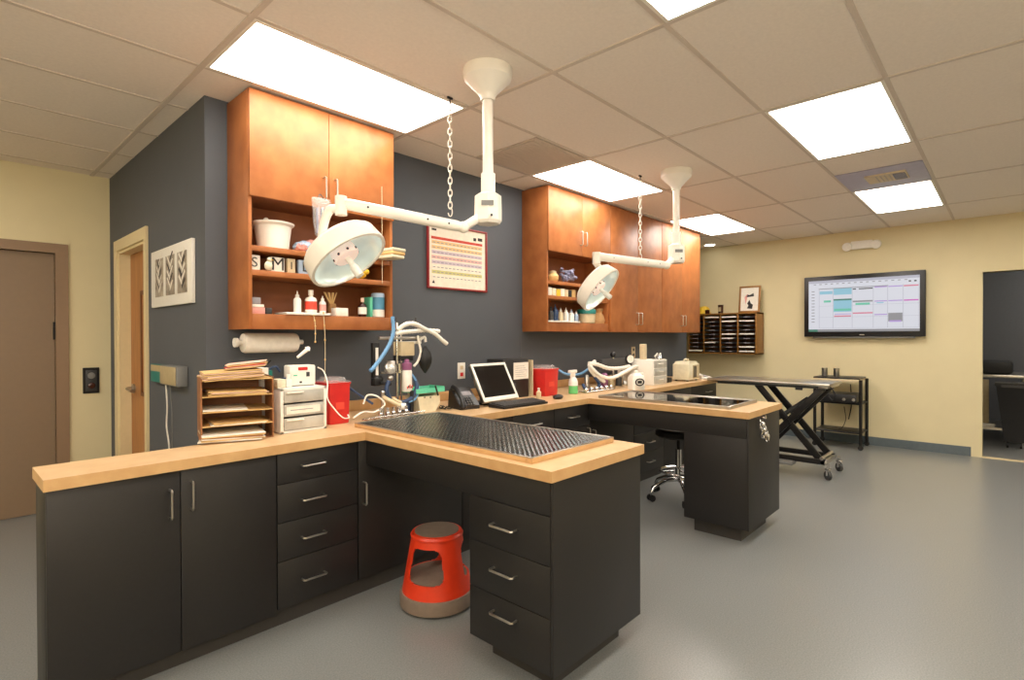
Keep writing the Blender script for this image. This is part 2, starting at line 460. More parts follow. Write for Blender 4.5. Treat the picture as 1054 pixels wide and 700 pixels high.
ZT = HC-CT
# near run
t = base_unit('near dark base cabinet with two tall doors at the left end of the counter', -.62, .176, -.175,
          [('door', -.64, -.218, .082, ZT, (-.257, .70, 'v')), ('door', -.218, .176, .082, ZT, (-.18, .72, 'v'))])
one().box(-.64, -.6205, YF+.0202, -.165, 0, ZT, 'laminate_dark', bev=.001).build('end_panel', t)
zs = [.10, .323, .504, .685, ZT]
base_unit('near dark base cabinet with a stack of four drawers left of the orange stool', .176, .60, .32,
          [('drawer', .178, .598, zs[k], zs[k+1], (.352, (zs[k]+zs[k+1])/2+.0, 'h')) for k in range(4)])
base_unit('dark corner base cabinet with one door behind the orange stool', .60, 1.33, .32,
          [('door', .602, 1.328, .10, ZT, (.632, .553, 'v'))])
base_unit('dark base cabinet under the computer monitor, just past the near table', 1.33, 1.79, .32,
          [('drawer', 1.332, 1.788, .66, ZT, (1.56, .748, 'h')), ('door', 1.332, 1.788, .10, .66, (1.74, .58, 'v'))])
base_unit('dark base cabinet under the keyboard, between the two projecting tables', 1.79, 2.255, .32,
          [('drawer', 1.792, 2.253, .66, ZT, (2.024, .748, 'h')), ('door', 1.792, 2.253, .10, .66, (2.21, .58, 'v'))])
base_unit('dark base cabinet under the computer mouse in the corner of the far table', 2.255, 2.72, .32,
          [('drawer', 2.257, 2.718, .66, ZT, (2.485, .748, 'h')), ('door', 2.257, 2.718, .10, .66, (2.68, .58, 'v'))])
base_unit('dark base cabinet beneath the root of the far table behind the rolling stool', 2.72, 3.42, .32,
          [('door', 2.722, 3.418, .10, ZT, (2.76, .553, 'v'))])
zs = [.10, .285, .47, .655, ZT]
base_unit('dark four-drawer base cabinet seen through the knee space of the far table', 3.42, 4.0, .32,
          [('drawer', 3.422, 3.998, zs[k], zs[k+1], (3.71, (zs[k]+zs[k+1])/2, 'h')) for k in range(4)])
base_unit('dark base cabinet under the white drawer tower on the far counter', 4.0, 4.62, .32,
          [('drawer', 4.002, 4.618, .66, ZT, (4.31, .748, 'h')), ('door', 4.002, 4.618, .10, .66, (4.56, .58, 'v'))])
base_unit('last dark base cabinet at the far end of the counter', 4.62, 5.29, .32,
          [('drawer', 4.622, 5.288, .66, ZT, (5.048, .748, 'h')), ('door', 4.622, 5.288, .10, .66, (5.2, .58, 'v'))])

# near projecting table base
X1a, X1b, Y1 = .65, 1.29, -1.655
t = thing('pedestal_cabinet', 'near dark pedestal of three drawers at the end of the projecting table', 'cabinet', (.97, -1.43, 0))
one().box(X1a+.02, X1b, Y1+.001, -1.211, .1, .70, 'laminate_dark', bev=.001).build('carcass', t)
one().box(X1a+.09, X1b-.07, Y1+.06, -1.26, 0, .1, 'plinth').build('plinth', t)
for z0, z1, hz in ((.10, .315, .252), (.315, .512, .428), (.512, .70, .61)):
    f = one().box(X1a, X1a+.0195, Y1+.003, -1.2115, z0+GAP/2, z1-GAP/2, 'laminate_dark', bev=.0015).build('drawer', t)
    bar_handle((X1a, -1.42, hz), EY, .125, (-1,0,0)).build('handle', f)
one().box(X1a, X1b, Y1-.012, Y1+.001, .1, ZT, 'laminate_dark', bev=.001).build('end_panel', t)
one().box(X1a, X1a+.02, Y1+.003, YF-.001, .702, ZT, 'laminate_dark', bev=.001).build('apron_panel', t)
one().box(X1b-.02, X1b, Y1+.003, YF-.001, .702, ZT, 'laminate_dark', bev=.001).build('apron_panel', t)
# far projecting table base
X2a, X2b = 2.69, 3.325
t = thing('pedestal_cabinet', 'dark pedestal holding up the end of the far projecting table', 'cabinet', (3.0, -1.43, 0))
one().box(X2a+.001, X2b-.02, Y1+.001, -1.225, .1, .70, 'laminate_dark', bev=.001).build('carcass', t)
one().box(X2a+.07, X2b-.07, Y1+.06, -1.27, 0, .1, 'plinth').build('plinth', t)
one().box(X2a, X2b, Y1-.012, Y1+.001, .1, ZT, 'laminate_dark', bev=.001).build('end_panel', t)
for z0, z1 in ((.10, .30), (.30, .50), (.50, .70)):
    f = one().box(X2b-.0195, X2b, Y1+.003, -1.227, z0+GAP/2, z1-GAP/2, 'laminate_dark', bev=.0015).build('drawer', t)
    bar_handle((X2b, -1.42, (z0+z1)/2), EY, .125, (1,0,0)).build('handle', f)
one().box(X2a, X2a+.02, Y1+.003, YF-.001, .7, ZT, 'laminate_dark', bev=.001).build('apron_panel', t)
one().box(X2b-.02, X2b, Y1+.003, YF-.001, .7, ZT, 'laminate_dark', bev=.001).build('apron_panel', t)

# one continuous worktop
poly = [(-.648,-.435),(.63,-.435),(.63,-1.676),(1.311,-1.676),(1.311,-.435),(2.67,-.435),(2.67,-1.676),(3.36,-1.676),(3.36,-.435),(5.31,-.435),(5.31,YW-.001),(XA+.001,YW-.001),(XA+.001,-.148),(-.648,-.148)]
t = thing('worktop', 'continuous maple worktop with two projecting tables', 'countertop', (1.5, -.4, ZT))
b = one(); b.prism(poly, 'z', ZT+.0005, HC, 'maple'); o = b.build('counter_slab', t, ang=20)
o.data.materials.append(MATS['maple_edge'])
for f in o.data.polygons:
    if abs(f.normal.z) < .5: f.material_index = 1
o = one().box(XA+.02, 5.31, YW-.02, YW-.001, HC, HC+.07, 'maple_edge', bev=.002).build('backsplash', t)

# tray tables
def tray(label, x0, x1, y0, y1, z, top, rim, grate):
    t = thing('tub_table_insert', label, 'sink grate' if grate else 'steel tray', ((x0+x1)/2, (y0+y1)/2, HC))
    h = z-HC; w = .028
    b = one()
    for a in ((x0, x1, y0, y0+w), (x0, x1, y1-w, y1), (x0, x0+w, y0+w, y1-w), (x1-w, x1, y0+w, y1-w)):
        b.box(a[0], a[1], a[2], a[3], HC+.0005, z-.004, rim, bev=.001)
    b.build('rim_frame', t)
    b = one(); w2 = .012
    for a in ((x0, x1, y0, y0+w2), (x0, x1, y1-w2, y1), (x0, x0+w2, y0+w2, y1-w2), (x1-w2, x1, y0+w2, y1-w2)):
        b.box(a[0], a[1], a[2], a[3], z-.004, z, 'steel', bev=.001)
    b.build('steel_edge', t)
    if grate:
        b = one(); b.box(x0+w2, x1-w2, y0+w2, y1-w2, z-.008, z-.003, 'perforated_grate'); b.build('perforated_grate', t)
    else:
        b = one(); b.box(x0+w2, x1-w2, y0+w2, y1-w2, z-.010, z-.006, 'black_mirror'); b.build('tray_floor', t)
    return t
tray('perforated dark steel grate in a raised tan rim on the near projecting table', .672, 1.262, -1.545, -.26, .902, None, 'maple_edge', True)
tray('smooth mirror-like dark steel tray set in the far projecting table', 2.735, 3.27, -1.53, -.48, .899, None, 'steel', False)

# ------------------------------------------------------------------ upper cabinets
ZB, ZD, ZU = 1.418, 2.125, 2.69
def upper_open(label, x0, x1, split, hz):
    t = thing('wall_cabinet', label, 'cabinet', ((x0+x1)/2, YC, ZB))
    k = .019; st = .02
    b = one(); b.box(x0, x0+k, YC+.001, YW-.001, ZB, ZU, 'cherry', bev=.001); b.build('side_panel', t)
    b = one(); b.box(x1-k, x1, YC+.001, YW-.001, ZB, ZU, 'cherry', bev=.001); b.build('side_panel', t)
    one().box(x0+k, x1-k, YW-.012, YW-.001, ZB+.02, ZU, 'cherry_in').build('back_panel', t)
    one().box(x0+k, x1-k, YC+.001, YW-.012, ZU-.02, ZU, 'cherry').build('top_panel', t)
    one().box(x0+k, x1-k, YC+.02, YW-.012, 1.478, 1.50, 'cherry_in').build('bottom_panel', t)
    one().box(x0+k, x1-k, YC+.001, YC+.0195, ZB, 1.50, 'cherry', bev=.001).build('bottom_rail', t)
    for z0, z1 in ((1.838, 1.866), (1.706, 1.736)):
        one().box(x0+k, x1-k, YC+.002, YW-.012, z0, z1, 'cherry', bev=.001).build('shelf', t)
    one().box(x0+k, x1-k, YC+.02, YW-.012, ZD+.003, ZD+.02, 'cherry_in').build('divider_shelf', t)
    for a, c, hx in ((x0, split, split-.035), (split, x1, split+.035)):
        f = one().box(a+GAP/2, c-GAP/2, YC-.019, YC, ZD, ZU, 'cherry', bev=.0015).build('door', t)
        bar_handle((hx, YC-.019, hz), EZ, .125, (0,-1,0)).build('handle', f)
    return t
upper_open('cherry wall cabinet with two doors over open shelves behind the near exam lamp', .235, 1.142, .688, 2.24)
upper_open('cherry wall cabinet with two short doors over open shelves behind the far exam lamp', 2.74, 3.73, 3.245, 2.285)
def upper_closed(label, x0, x1):
    t = thing('wall_cabinet', label, 'cabinet', ((x0+x1)/2, YC, ZB))
    one().box(x0, x1, YC+.001, YW-.001, ZB, ZU, 'cherry', bev=.001).build('carcass', t)
    m = (x0+x1)/2
    for a, c, hx in ((x0, m, m-.04), (m, x1, m+.04)):
        f = one().box(a+GAP/2, c-GAP/2, YC-.019, YC, ZB, ZU, 'cherry', bev=.0015).build('door', t)
        bar_handle((hx, YC-.019, 1.56), EZ, .125, (0,-1,0)).build('handle', f)
upper_closed('tall closed cherry wall cabinet right beside the far open shelves', 3.732, 4.82)
upper_closed('tall closed cherry wall cabinet at the far end of the row', 4.822, 5.86)

# ------------------------------------------------------------------ exam lamps and chains
def chain(name_lab, p0, zend, scale=1.0):
    t = thing('chain', name_lab, 'chain', p0)
    p0 = Vector(p0)
    one().box(p0.x-.018, p0.x+.018, p0.y-.006, p0.y+.006, H-.016, H-.005, 'black_metal', bev=.002).tube([(p0.x,p0.y,H-.012),(p0.x,p0.y,H-.045)], .0035, 'black_metal', 6).build('ceiling_clip', t)
    b = one(); L = .034*scale; z = H-.04; k = 0
    while z-L > zend:
        c = Vector((p0.x, p0.y, z-L/2)); u = Rv if k % 2 == 0 else Fv
        pts = []
        for j in range(12):
            a = 2*math.pi*j/12
            pts.append(c+u*(.0085*scale*math.cos(a))+EZ*(L/2*math.sin(a)))
        b.tube(pts, .0027*scale, 'white_enamel', 6, closed=True)
        z -= L-.007*scale; k += 1
    b.build('links', t)
    b = one(); pts = [Vector((p0.x, p0.y, z))+Rv*(.009*math.sin(a))*scale+EZ*(-.02+.02*math.cos(a))*scale for a in [i*.45 for i in range(11)]]
    b.tube(pts, .0025*scale, 'white_enamel', 6).build('end_hook', t)
p = at(463,99,'z',H); zend = at(462,216,'d',(p-CAM).dot(Fv)).z
chain('white chain hanging from the ceiling beside the near exam lamp pole', (p.x, p.y, H), zend, 1.25)
p = at(659,180,'z',H); zend = at(660,262,'d',(p-CAM).dot(Fv)).z
chain('white chain hanging from the ceiling beside the far exam lamp pole', (p.x, p.y, H), zend, 1.25)

def exam_lamp(label, base, hpx, elbow_px, joint_px, head_px, D, ncam, rad, jx, arcpts, armr=.021):
    """base = pole on the ceiling; the other points are measured from the photo at their own depth"""
    bx_, by_ = base; P0 = Vector((bx_, by_, H)); D0 = (P0-CAM).dot(Fv)
    t = thing('exam_lamp', label, 'exam lamp', (bx_, by_, H))
    one().lathe([(.122,0),(.124,-.012),(.118,-.05),(.104,-.062),(.05,-.118),(.038,-.135),(.036,-.155),(.02,-.156)], P0, 'white_enamel', 40).build('ceiling_mount', t)
    hz = at(hpx[0], hpx[1], 'd', D0).z
    b = one(); b.cyl(P0+EZ*-.15, (bx_, by_, hz+.16), .026, 'white_enamel', seg=24); b.cyl((bx_, by_, hz+.18), (bx_, by_, hz+.05), .035, 'white_enamel', seg=24); b.build('pole', t)
    hub = one().lathe([(.04,.085),(.066,.07),(.068,.0),(.068,-.055),(.058,-.07),(.02,-.072)], (bx_, by_, hz), 'white_enamel', 8).build('pivot_hub', t, ang=25)
    b = one(); pc = Vector((bx_, by_, hz))-Fv*.066
    b.box(-.03, .03, -.012, .012, 0, .003, 'grey_plastic', M=frameM(pc+EZ*.02, Rv, EZ)); b.cyl(pc+Rv*.02-EZ*.04, pc+Rv*.02-EZ*.04-Fv*.006, .006, 'dark_grey'); b.build('badge', hub)
    hubp = Vector((bx_, by_, hz-.01))
    J = at(joint_px[0], joint_px[1], 'd', D)
    fr = (elbow_px[0]-hpx[0])/(joint_px[0]-hpx[0])
    Ed = 1/((1-fr)/D0+fr/D)
    E = at(elbow_px[0], elbow_px[1], 'd', Ed)
    b = one(); b.tube(curve([hubp, hubp*.5+E*.5, E], 4), armr*1.05, 'white_enamel', 14); b.ball(E, armr*1.35, 'white_enamel'); b.build('lower_arm', t)
    a = one(); a.tube([E, E*.93+J*.07, E*.07+J*.93, J], [armr*1.0, armr*1.28, armr*1.28, armr], 'white_enamel', 14)
    arm = a.build('spring_arm', t)
    for q in (.12, .3, .78):
        c = E*(1-q)+J*q-Fv*armr*1.25; one().cyl(c, c-Fv*.004, .005, 'dark_grey', seg=10).build('screw', arm)
    b = one(); b.cyl(J+EZ*.03, J-EZ*.055, armr*1.25, 'white_enamel', seg=20); b.build('swivel_joint', t)
    # yoke
    n = (Rv*ncam[0]+Uv*ncam[1]-Fv*ncam[2]).normalized()
    C = at(head_px[0], head_px[1], 'd', D-.02)
    arc = [J-EZ*.03] + [at(px, py, 'd', dd) for px, py, dd in arcpts]
    b = one(); b.tube(curve(arc, 8), armr*.95, 'white_enamel', 14); b.ball(arc[-1], armr*1.35, 'white_enamel'); b.build('yoke', t)
    # head: C = centre of the open face
    r = rad
    one().lathe([(.0005,-.105),(r*.6,-.103),(r*.9,-.094),(r*1.0,-.075),(r*1.05,-.01),(r*1.04,.004),(r*.97,.006),(r*.955,-.004)], C, 'white_enamel', 48, axis=n, caps=False).build('housing', t, recalc=True)
    one().lathe([(r*.955,-.002),(r*.93,-.018),(r*.8,-.042),(r*.6,-.060),(r*.3,-.072),(.0005,-.074)], C, 'lamp_reflector', 48, axis=n, caps=False).build('reflector', t)
    bp = one().lathe([(r*.30,-.07),(r*.34,-.03),(r*.34,-.022),(r*.30,-.014),(.0005,-.013)], C, 'bulb_plate', 32, axis=n).build('bulb_cover', t)
    A = n.to_track_quat('Z', 'Y').to_matrix(); b = one()
    for k in range(8):
        q = C+n*-.026+A@Vector((math.cos(k*math.pi/4)*r*.33, math.sin(k*math.pi/4)*r*.33, 0)); b.ball(q, .0065, 'dark_grey', 8)
    b.build('cooling_hole', bp)
    b = one(); b.lathe([(.013,-.04),(.013,.03),(.018,.035),(.02,.05),(.019,.088),(.008,.093)], C, 'white_plastic', 20, axis=n); b.build('grip_handle', t)
    return t
exam_lamp('near white round exam lamp in front of the left wall cabinet', (.983,-.995), (505,216), (477,234), (351,209), (359.5,268), 2.42, (.55,-.74,.14), .176, 0,
          [(340,216,2.42), (333,232,2.44), (331,257,2.47)])
exam_lamp('far white round exam lamp in front of the second open shelf cabinet', (3.176,-.936), (699,262), (686,273), (614,264), (619,299), 3.93, (.69,-.63,.36), .176, 0,
          [(613,270,3.93), (617,276,3.95), (619,283,3.97)], armr=.024)

# ------------------------------------------------------------------ wall items
b = thing('wall_poster', 'colourful printed chart in a crimson frame on the slate wall', 'poster', (1.956, YW, 1.745))
x0, x1, z0, z1 = 1.648, 2.278, 1.745, 2.25; y = YW
f = one(); w = .014
for a in ((x0,x1,z0,z0+w),(x0,x1,z1-w,z1),(x0,x0+w,z0+w,z1-w),(x1-w,x1,z0+w,z1-w)): f.box(a[0],a[1],y-.022,y-.001,a[2],a[3],'crimson_frame',bev=.002)
f.build('frame', b)
f = one(); f.box(x0+w, x1-w, y-.010, y-.002, z0+w, z1-w, 'chart_cream')
rows = ['chart_orange','chart_orange','chart_lilac','chart_pink','chart_lilac','chart_cream','chart_olive','chart_cream']
f.box(x0+.04, x1-.05, y-.0115, y-.009, 2.125, 2.145, 'chart_red')
for k, rm in enumerate(rows):
    zt = 2.115-k*.038
    f.box(x0+.045, x1-.055, y-.0112, y-.009, zt-.026, zt, rm)
    for c in range(13): f.box(x0+.055+c*.04, x0+.08+c*.04, y-.0118, y-.009, zt-.018, zt-.012, 'ink_soft')
f.box(x0+.045, x0+.09, y-.0115, y-.009, 2.19, 2.205, 'ink'); f.box(x1-.15, x1-.12, y-.0115, y-.009, 2.16, 2.185, 'ink'); f.box(x1-.10, x1-.05, y-.0115, y-.009, 2.165, 2.19, 'ink')
f.prism([(x0+.045,1.785),(x0+.075,1.785),(x0+.06,1.81)], 'y', y-.0115, y-.009, 'ink')
f.build('chart', b)
# triptych of black-and-white pictures on the side wall
b = thing('framed_triptych', 'white frame holding three upright black-and-white pictures', 'picture', (XA, .945, 1.575))
y0, y1, z0, z1 = .50, 1.31, 1.572, 1.94
one().box(XA-.022, XA-.001, y0, y1, z0, z1, 'white_plastic', bev=.003).build('frame', b)
for k in range(3):
    ya = y0+.075+k*.23; yb2 = ya+.17
    f = one(); f.box(XA-.025, XA-.021, ya, yb2, z0+.065, z1-.06, 'photo_dark')
    # feather / leaf like strokes
    for q in range(9):
        zz = z0+.09+q*.022; sgn = 1 if q % 2 else -1; yc = (ya+yb2)/2
        f.prism([(yc, zz), (yc+sgn*.06, zz+.05+.01*k), (yc+sgn*.05, zz+.065), (yc, zz+.02)], 'x', XA-.0262, XA-.0245, 'paper' if (q+k) % 3 else 'ink')
    f.build('print', b)
# control plate on rear wall
b = thing('control_plate', 'small dark control plate with two knobs between the two doors', 'wall control', (-.013, YB, .93))
one().box(-.068, .04, YB-.012, YB-.001, .92, 1.13, 'plate_black', bev=.003).box(-.05, .022, YB-.015, YB-.01, .94, 1.11, 'dark_grey', bev=.002).build('plate', b)
for z in (.985, 1.065): one().lathe([(.026,0),(.024,.02),(.012,.024)], (-.014, YB-.014, z), 'grey_plastic' if z > 1 else 'amber', 20, axis=(0,-1,0)).build('knob', b)
# box on side wall with cable
b = thing('wall_dispenser', 'grey wall box with a blue tag and a dangling cord beside the oak door', 'wall device', (XA, .89, 1.07))
one().box(XA-.06, XA-.001, .64, .98, 1.085, 1.205, 'grey_plastic', bev=.006).build('housing', b)
one().box(XA-.064, XA-.059, .66, .96, 1.092, 1.198, 'beige_dark', bev=.002).build('front_panel', b)
one().box(XA-.03, XA-.001, 1.0, 1.30, 1.085, 1.20, 'teal').box(XA-.032, XA-.029, 1.01, 1.29, 1.155, 1.195, 'beige_dark').build('tag', b)
one().tube(curve([(XA-.04,.93,1.085),(XA-.035,.925,.95),(XA-.03,.96,.82),(XA-.03,.91,.70),(XA-.03,.93,.55)],6), .0045, 'paper', 6).build('cord', b)
one().tube(curve([(XA-.04,.85,1.085),(XA-.035,.83,.9),(XA-.03,.85,.62)],6), .0025, 'grey_plastic', 6).build('cord', b)
# wall outlets
b = thing('wall_outlet', 'white wall outlet with a red mark behind the desk phone', 'outlet', (1.99, YW, 1.05))
one().box(1.955, 2.035, YW-.008, YW-.001, 1.035, 1.165, 'white_plastic', bev=.002).build('plate', b)
one().box(1.98, 2.01, YW-.011, YW-.007, 1.055, 1.085, 'red_plastic').box(1.98, 2.01, YW-.011, YW-.007, 1.11, 1.14, 'beige').build('socket', b)
b = thing('wall_outlet', 'pale wall outlet behind the far drawer tower', 'outlet', (4.6, YW, 1.2))
one().box(4.66, 4.74, YW-.008, YW-.001, 1.12, 1.25, 'beige', bev=.002).build('plate', b)
one().box(4.685, 4.715, YW-.011, YW-.007, 1.14, 1.17, 'dark_grey').box(4.685, 4.715, YW-.011, YW-.007, 1.2, 1.23, 'dark_grey').build('socket', b)
# paper towel roll under near cabinet
b = thing('paper_towel_holder', 'white paper towel roll mounted under the near wall cabinet', 'paper towel', (.42, .235, 1.29))
one().lathe([(.02,-.155),(.052,-.153),(.057,-.14),(.057,.14),(.052,.153),(.02,.155)], (.43,.245,1.342), 'paper', 32, axis=(1,0,0)).build('paper_roll', b)
one().cyl((.235,.245,1.345), (.625,.245,1.345), .014, 'white_plastic').cyl((.232,.245,1.345),(.25,.245,1.345), .026, 'white_plastic').box(.262,.268,.245,YW-.001,1.335,1.352,'dark_grey').box(.592,.598,.245,YW-.001,1.335,1.352,'dark_grey').build('bracket', b)

# television on the far wall
b = thing('wall_television', 'black flat television showing a colour-coded calendar on the cream wall', 'television', (XT, -1.545, 1.38))
y0, y1, z0, z1 = -2.19, -.90, 1.36, 2.145; xf = XT-.09
one().box(xf, XT-.04, y0, y1, z0, z1, 'black_plastic', bev=.006).box(xf+.01, XT-.0405, y0+.1, y1-.1, z0-.018, z0+.001, 'grey_plastic', bev=.003).build('bezel', b)
one().box(XT-.04, XT-.001, -1.8, -1.3, 1.6, 1.95, 'black_metal').build('wall_bracket', b)
f = one(); a0, a1, c0, c1 = y0+.055, y1-.055, z0+.065, z1-.055      # screen (y decreasing = rightwards)
SW, SH = a1-a0, c1-c0
def cell(u0, u1, v0, v1, m, k=1):      # u from left 0..1, v from top 0..1
    f.box(xf-.0012*k, xf+.0005, a1-u1*SW, a1-u0*SW, c1-v1*SH, c1-v0*SH, m)
cell(0,1,0,1,'screen_white')
cell(0,1,.955,1,'scr_grey',1.5); cell(0,.09,.955,1,'scr_dgreen',2)
cell(0,1,.0,.05,'scr_line',1.5); cell(.1,.74,.155,.17,'scr_grey',1.5); cell(.0,.1,.12,1,'screen_white',1.3)
for u in (.105,.24,.42,.61,.735,.865,.995): cell(u-.002,u+.002,.15,.93,'scr_line',2)
for v in (.93,.5,.72): cell(.105,1,v-.002,v+.002,'scr_line',1.8)
for k in range(11): cell(.03,.06,.2+.06*k,.215+.06*k,'scr_grey',2)
for k in range(16): cell(.05+.055*k,.075+.055*k,.065,.08,'scr_grey',2)
cell(.11,.235,.21,.27,'scr_cyan',2); cell(.12,.23,.3,.45,'screen_white',1.8); cell(.15,.22,.39,.43,'scr_green',2)
cell(.245,.415,.17,.29,'scr_cyan',2); cell(.245,.415,.37,.40,'scr_dgreen',2.4); cell(.245,.415,.40,.62,'scr_cyan',2); cell(.25,.41,.56,.60,'scr_green',2.4)
cell(.255,.41,.655,.67,'scr_purple',2); cell(.25,.41,.69,.715,'scr_pink',2.4)
cell(.425,.605,.185,.205,'scr_black',2); cell(.455,.48,.175,.215,'screen_white',2.5); cell(.425,.605,.415,.445,'scr_grey',2); cell(.45,.58,.46,.50,'scr_green',2); cell(.425,.605,.64,.665,'scr_pink',2)
cell(.62,.73,.17,.19,'scr_purple',2); cell(.62,.73,.43,.45,'scr_purple',2); cell(.64,.70,.46,.48,'scr_cyan',2); cell(.62,.73,.68,.70,'scr_purple',2)
cell(.74,.86,.17,.19,'scr_purple',2); cell(.74,.86,.43,.45,'scr_purple',2); cell(.74,.86,.665,.82,'scr_grey',2); cell(.75,.85,.80,.83,'scr_purple',2.3)
cell(.87,.99,.17,.195,'scr_pink',2); cell(.87,.99,.43,.455,'scr_magenta',2); cell(.91,.93,.09,.115,'scr_black',2); cell(.955,.975,.09,.115,'scr_black',2)
f.build('calendar_screen', b)
one().box(xf-.001, xf+.001, -1.58, -1.53, z0+.018, z0+.03, 'steel').build('nameplate', b)

# wall mail sorter with trays
b = thing('mail_sorter', 'wooden wall sorter with four columns of black trays', 'mail sorter', (XT, .1, 1.10))
S0, S1, Z0, Z1, SX = -.36, .62, 1.115, 1.70, 6.80
f = one(); k = .018
for yv in (S0, S0+.245, S0+.49, S0+.735, S1-k): f.box(SX, XT-.001, yv, yv+k, Z0, Z1, 'gold_frame', bev=.001)
f.box(SX, XT-.001, S0, S1, Z0, Z0+k, 'gold_frame'); f.box(SX, XT-.001, S0, S1, Z1-k, Z1, 'gold_frame'); f.box(XT-.01, XT-.001, S0, S1, Z0, Z1, 'oak_dark')
f.build('wooden_case', b)
for c in range(4):
    ya = S0+k+c*.245+.003; yb2 = ya+.245-k-.006
    for r in range(9):
        z = Z0+k+.012+r*.0605
        f = one(); f.box(SX+.005, XT-.02, ya, yb2, z, z+.004, 'black_plastic'); f.box(SX+.003, SX+.006, ya, yb2, z, z+.02, 'black_plastic'); f.box(SX+.005, XT-.02, ya, ya+.003, z, z+.03, 'black_plastic'); f.box(SX+.005, XT-.02, yb2-.003, yb2, z, z+.03, 'black_plastic')
        f.box(SX+.0015, SX+.0035, (ya+yb2)/2-.045, (ya+yb2)/2+.045, z+.005, z+.014, 'ink_soft')
        f.build('letter_tray', b)
GP = 'papers in the wall sorter'
for c, r, lo in ((0,1,0),(0,4,.0),(0,7,.0),(1,4,0),(1,8,0),(1,7,0),(2,2,.05),(2,8,0),(3,7,0),(0,0,0),(1,3,.04),(3,0,0)):
    ya = S0+k+c*.245+.012; z = Z0+k+.012+r*.0605+.005
    if c == 3 and r == 7: continue
    one().box(SX-.025, XT-.06, ya+lo, ya+.195, z, z+.018, 'paper').build('paper_stack', label='white papers lying in a black tray of the wall sorter', cat='papers', group=GP)
# things on top of sorter
b = thing('framed_picture', 'gold-framed picture of a dark figure standing on the wall sorter', 'picture', (6.97, -.24, Z1))
M = Matrix.Translation((6.93, -.215, Z1+.002)) @ Euler((0, R_(8), 0)).to_matrix().to_4x4()
f = one()
for a in ((-.145,.145,0,.025),(-.145,.145,.355,.38),(-.145,-.12,.025,.355),(.12,.145,.025,.355)): f.box(-.012,.012,a[0],a[1],a[2],a[3],'gold_frame',bev=.002,M=M)
f.build('frame', b)
f = one(); f.box(-.004,.004,-.12,.12,.025,.355,'paper',M=M)
f.prism([(.03,.06),(-.04,.05),(-.05,.11),(-.02,.13),(.0,.18),(.03,.13),(.01,.10)], 'x', -.006,-.004,'ink',M=M)
f.prism([(-.06,.23),(.05,.22),(.04,.26),(.0,.25),(-.05,.275)], 'x', -.006,-.004,'ink',M=M)
f.prism([(.05,.12),(.07,.22),(.03,.27),(.035,.2)], 'x', -.006,-.004,'pink',M=M)
f.build('print', b)
b = thing('hard_hat_toy', 'rounded yellow object sitting on the wall sorter', 'ornament', (6.95, .44, Z1))
one().lathe([(.10,0),(.10,.02),(.085,.03),(.08,.07),(.055,.105),(.01,.12)], (6.95,.44,Z1+.001), 'yellow', 24).build('shell', b)
one().box(6.86,6.90,.33,.39,Z1+.001,Z1+.06,'amber',bev=.008).build('front_block', b)
b = thing('dark_cup', 'small dark cup standing on the wall sorter', 'cup', (6.93, .185, Z1))
one().lathe([(.035,0),(.038,.1),(.04,.125),(.034,.125),(.032,.02),(.01,.015)], (6.93,.185,Z1+.001), 'amber', 20).build('body', b)
one().box(6.888,6.893,.165,.205,Z1+.03,Z1+.09,'beige_dark').build('emblem', b)

# ------------------------------------------------------------------ things on the near shelves
def sx(px, y, py=300): return at(px, py, 'y', y).x
ZS1, ZS2, ZS3 = 1.8665, 1.7365, 1.5005
def lathe_thing(name, label, cat, x, y, z, prof, m, extra=(), seg=24, group=None):
    t = thing(name, label, cat, (x, y, z), group=group)
    one().lathe(prof, (x, y, z), m, seg).build('body', t)
    for nm, pr, mm in extra: one().lathe(pr, (x, y, z), mm, seg).build(nm, t)
    return t
def bottle(label, x, y, z, r, h, m, cap='white_plastic', lab=None, nozzle=False, neck=.35, group=None):
    ex = []
    hn = h*.72
    if nozzle: ex.append(('nozzle', [(r*.5,hn),(r*.5,hn+.012),(r*.2,hn+.018),(r*.12,h)], cap))
    else: ex.append(('cap', [(r*neck*1.25,hn+.008),(r*neck*1.25,h),(r*.1,h)], cap))
    t = lathe_thing('bottle', label, 'bottle', x, y, z, [(r*.9,0),(r,.006),(r,hn*.8),(r*.8,hn*.92),(r*neck,hn),(r*neck,hn+.01)], m, ex, group=group)
    if lab: one().lathe([(r*1.02,hn*.2),(r*1.02,hn*.7)], (x,y,z), lab, 24, caps=False).build('label_band', t)
    return t
yS = .16
x = sx(281, yS, 235)
t = thing('storage_tub', 'white plastic tub standing at the left of the top open shelf', 'tub', (x, yS, ZS1))
one().lathe([(.078,0),(.082,.004),(.098,.13),(.112,.142),(.114,.150),(.106,.152),(.096,.135),(.078,.01),(.01,.008)], (x,yS,ZS1), 'white_plastic', 36).build('body', t)
one().ball((x-.03,yS+.02,ZS1+.155), (.018,.018,.03), 'paper').ball((x+.02,yS,ZS1+.13), (.06,.05,.02), 'paper').build('contents', t)
x = sx(314, yS, 250)
b = one(); b.ball((x,yS,ZS1+.035), (.075,.06,.04), 'pale_blue'); b.ball((x+.03,yS,ZS1+.055), (.04,.05,.03), 'pink'); b.ball((x-.03,yS-.02,ZS1+.03), (.04,.04,.028), 'pink'); b.jitter(.005)
b.build('plastic_bag', label='blue and pink plastic bag crumpled beside the white tub', cat='bag', origin=(x,yS,ZS1))
x = sx(331, -.045, 235)
t = thing('hanging_bag', 'tall clear bag of supplies hanging from the near cabinet door handle', 'bag', (x, -.03, 1.93))
b = one()
rr = []
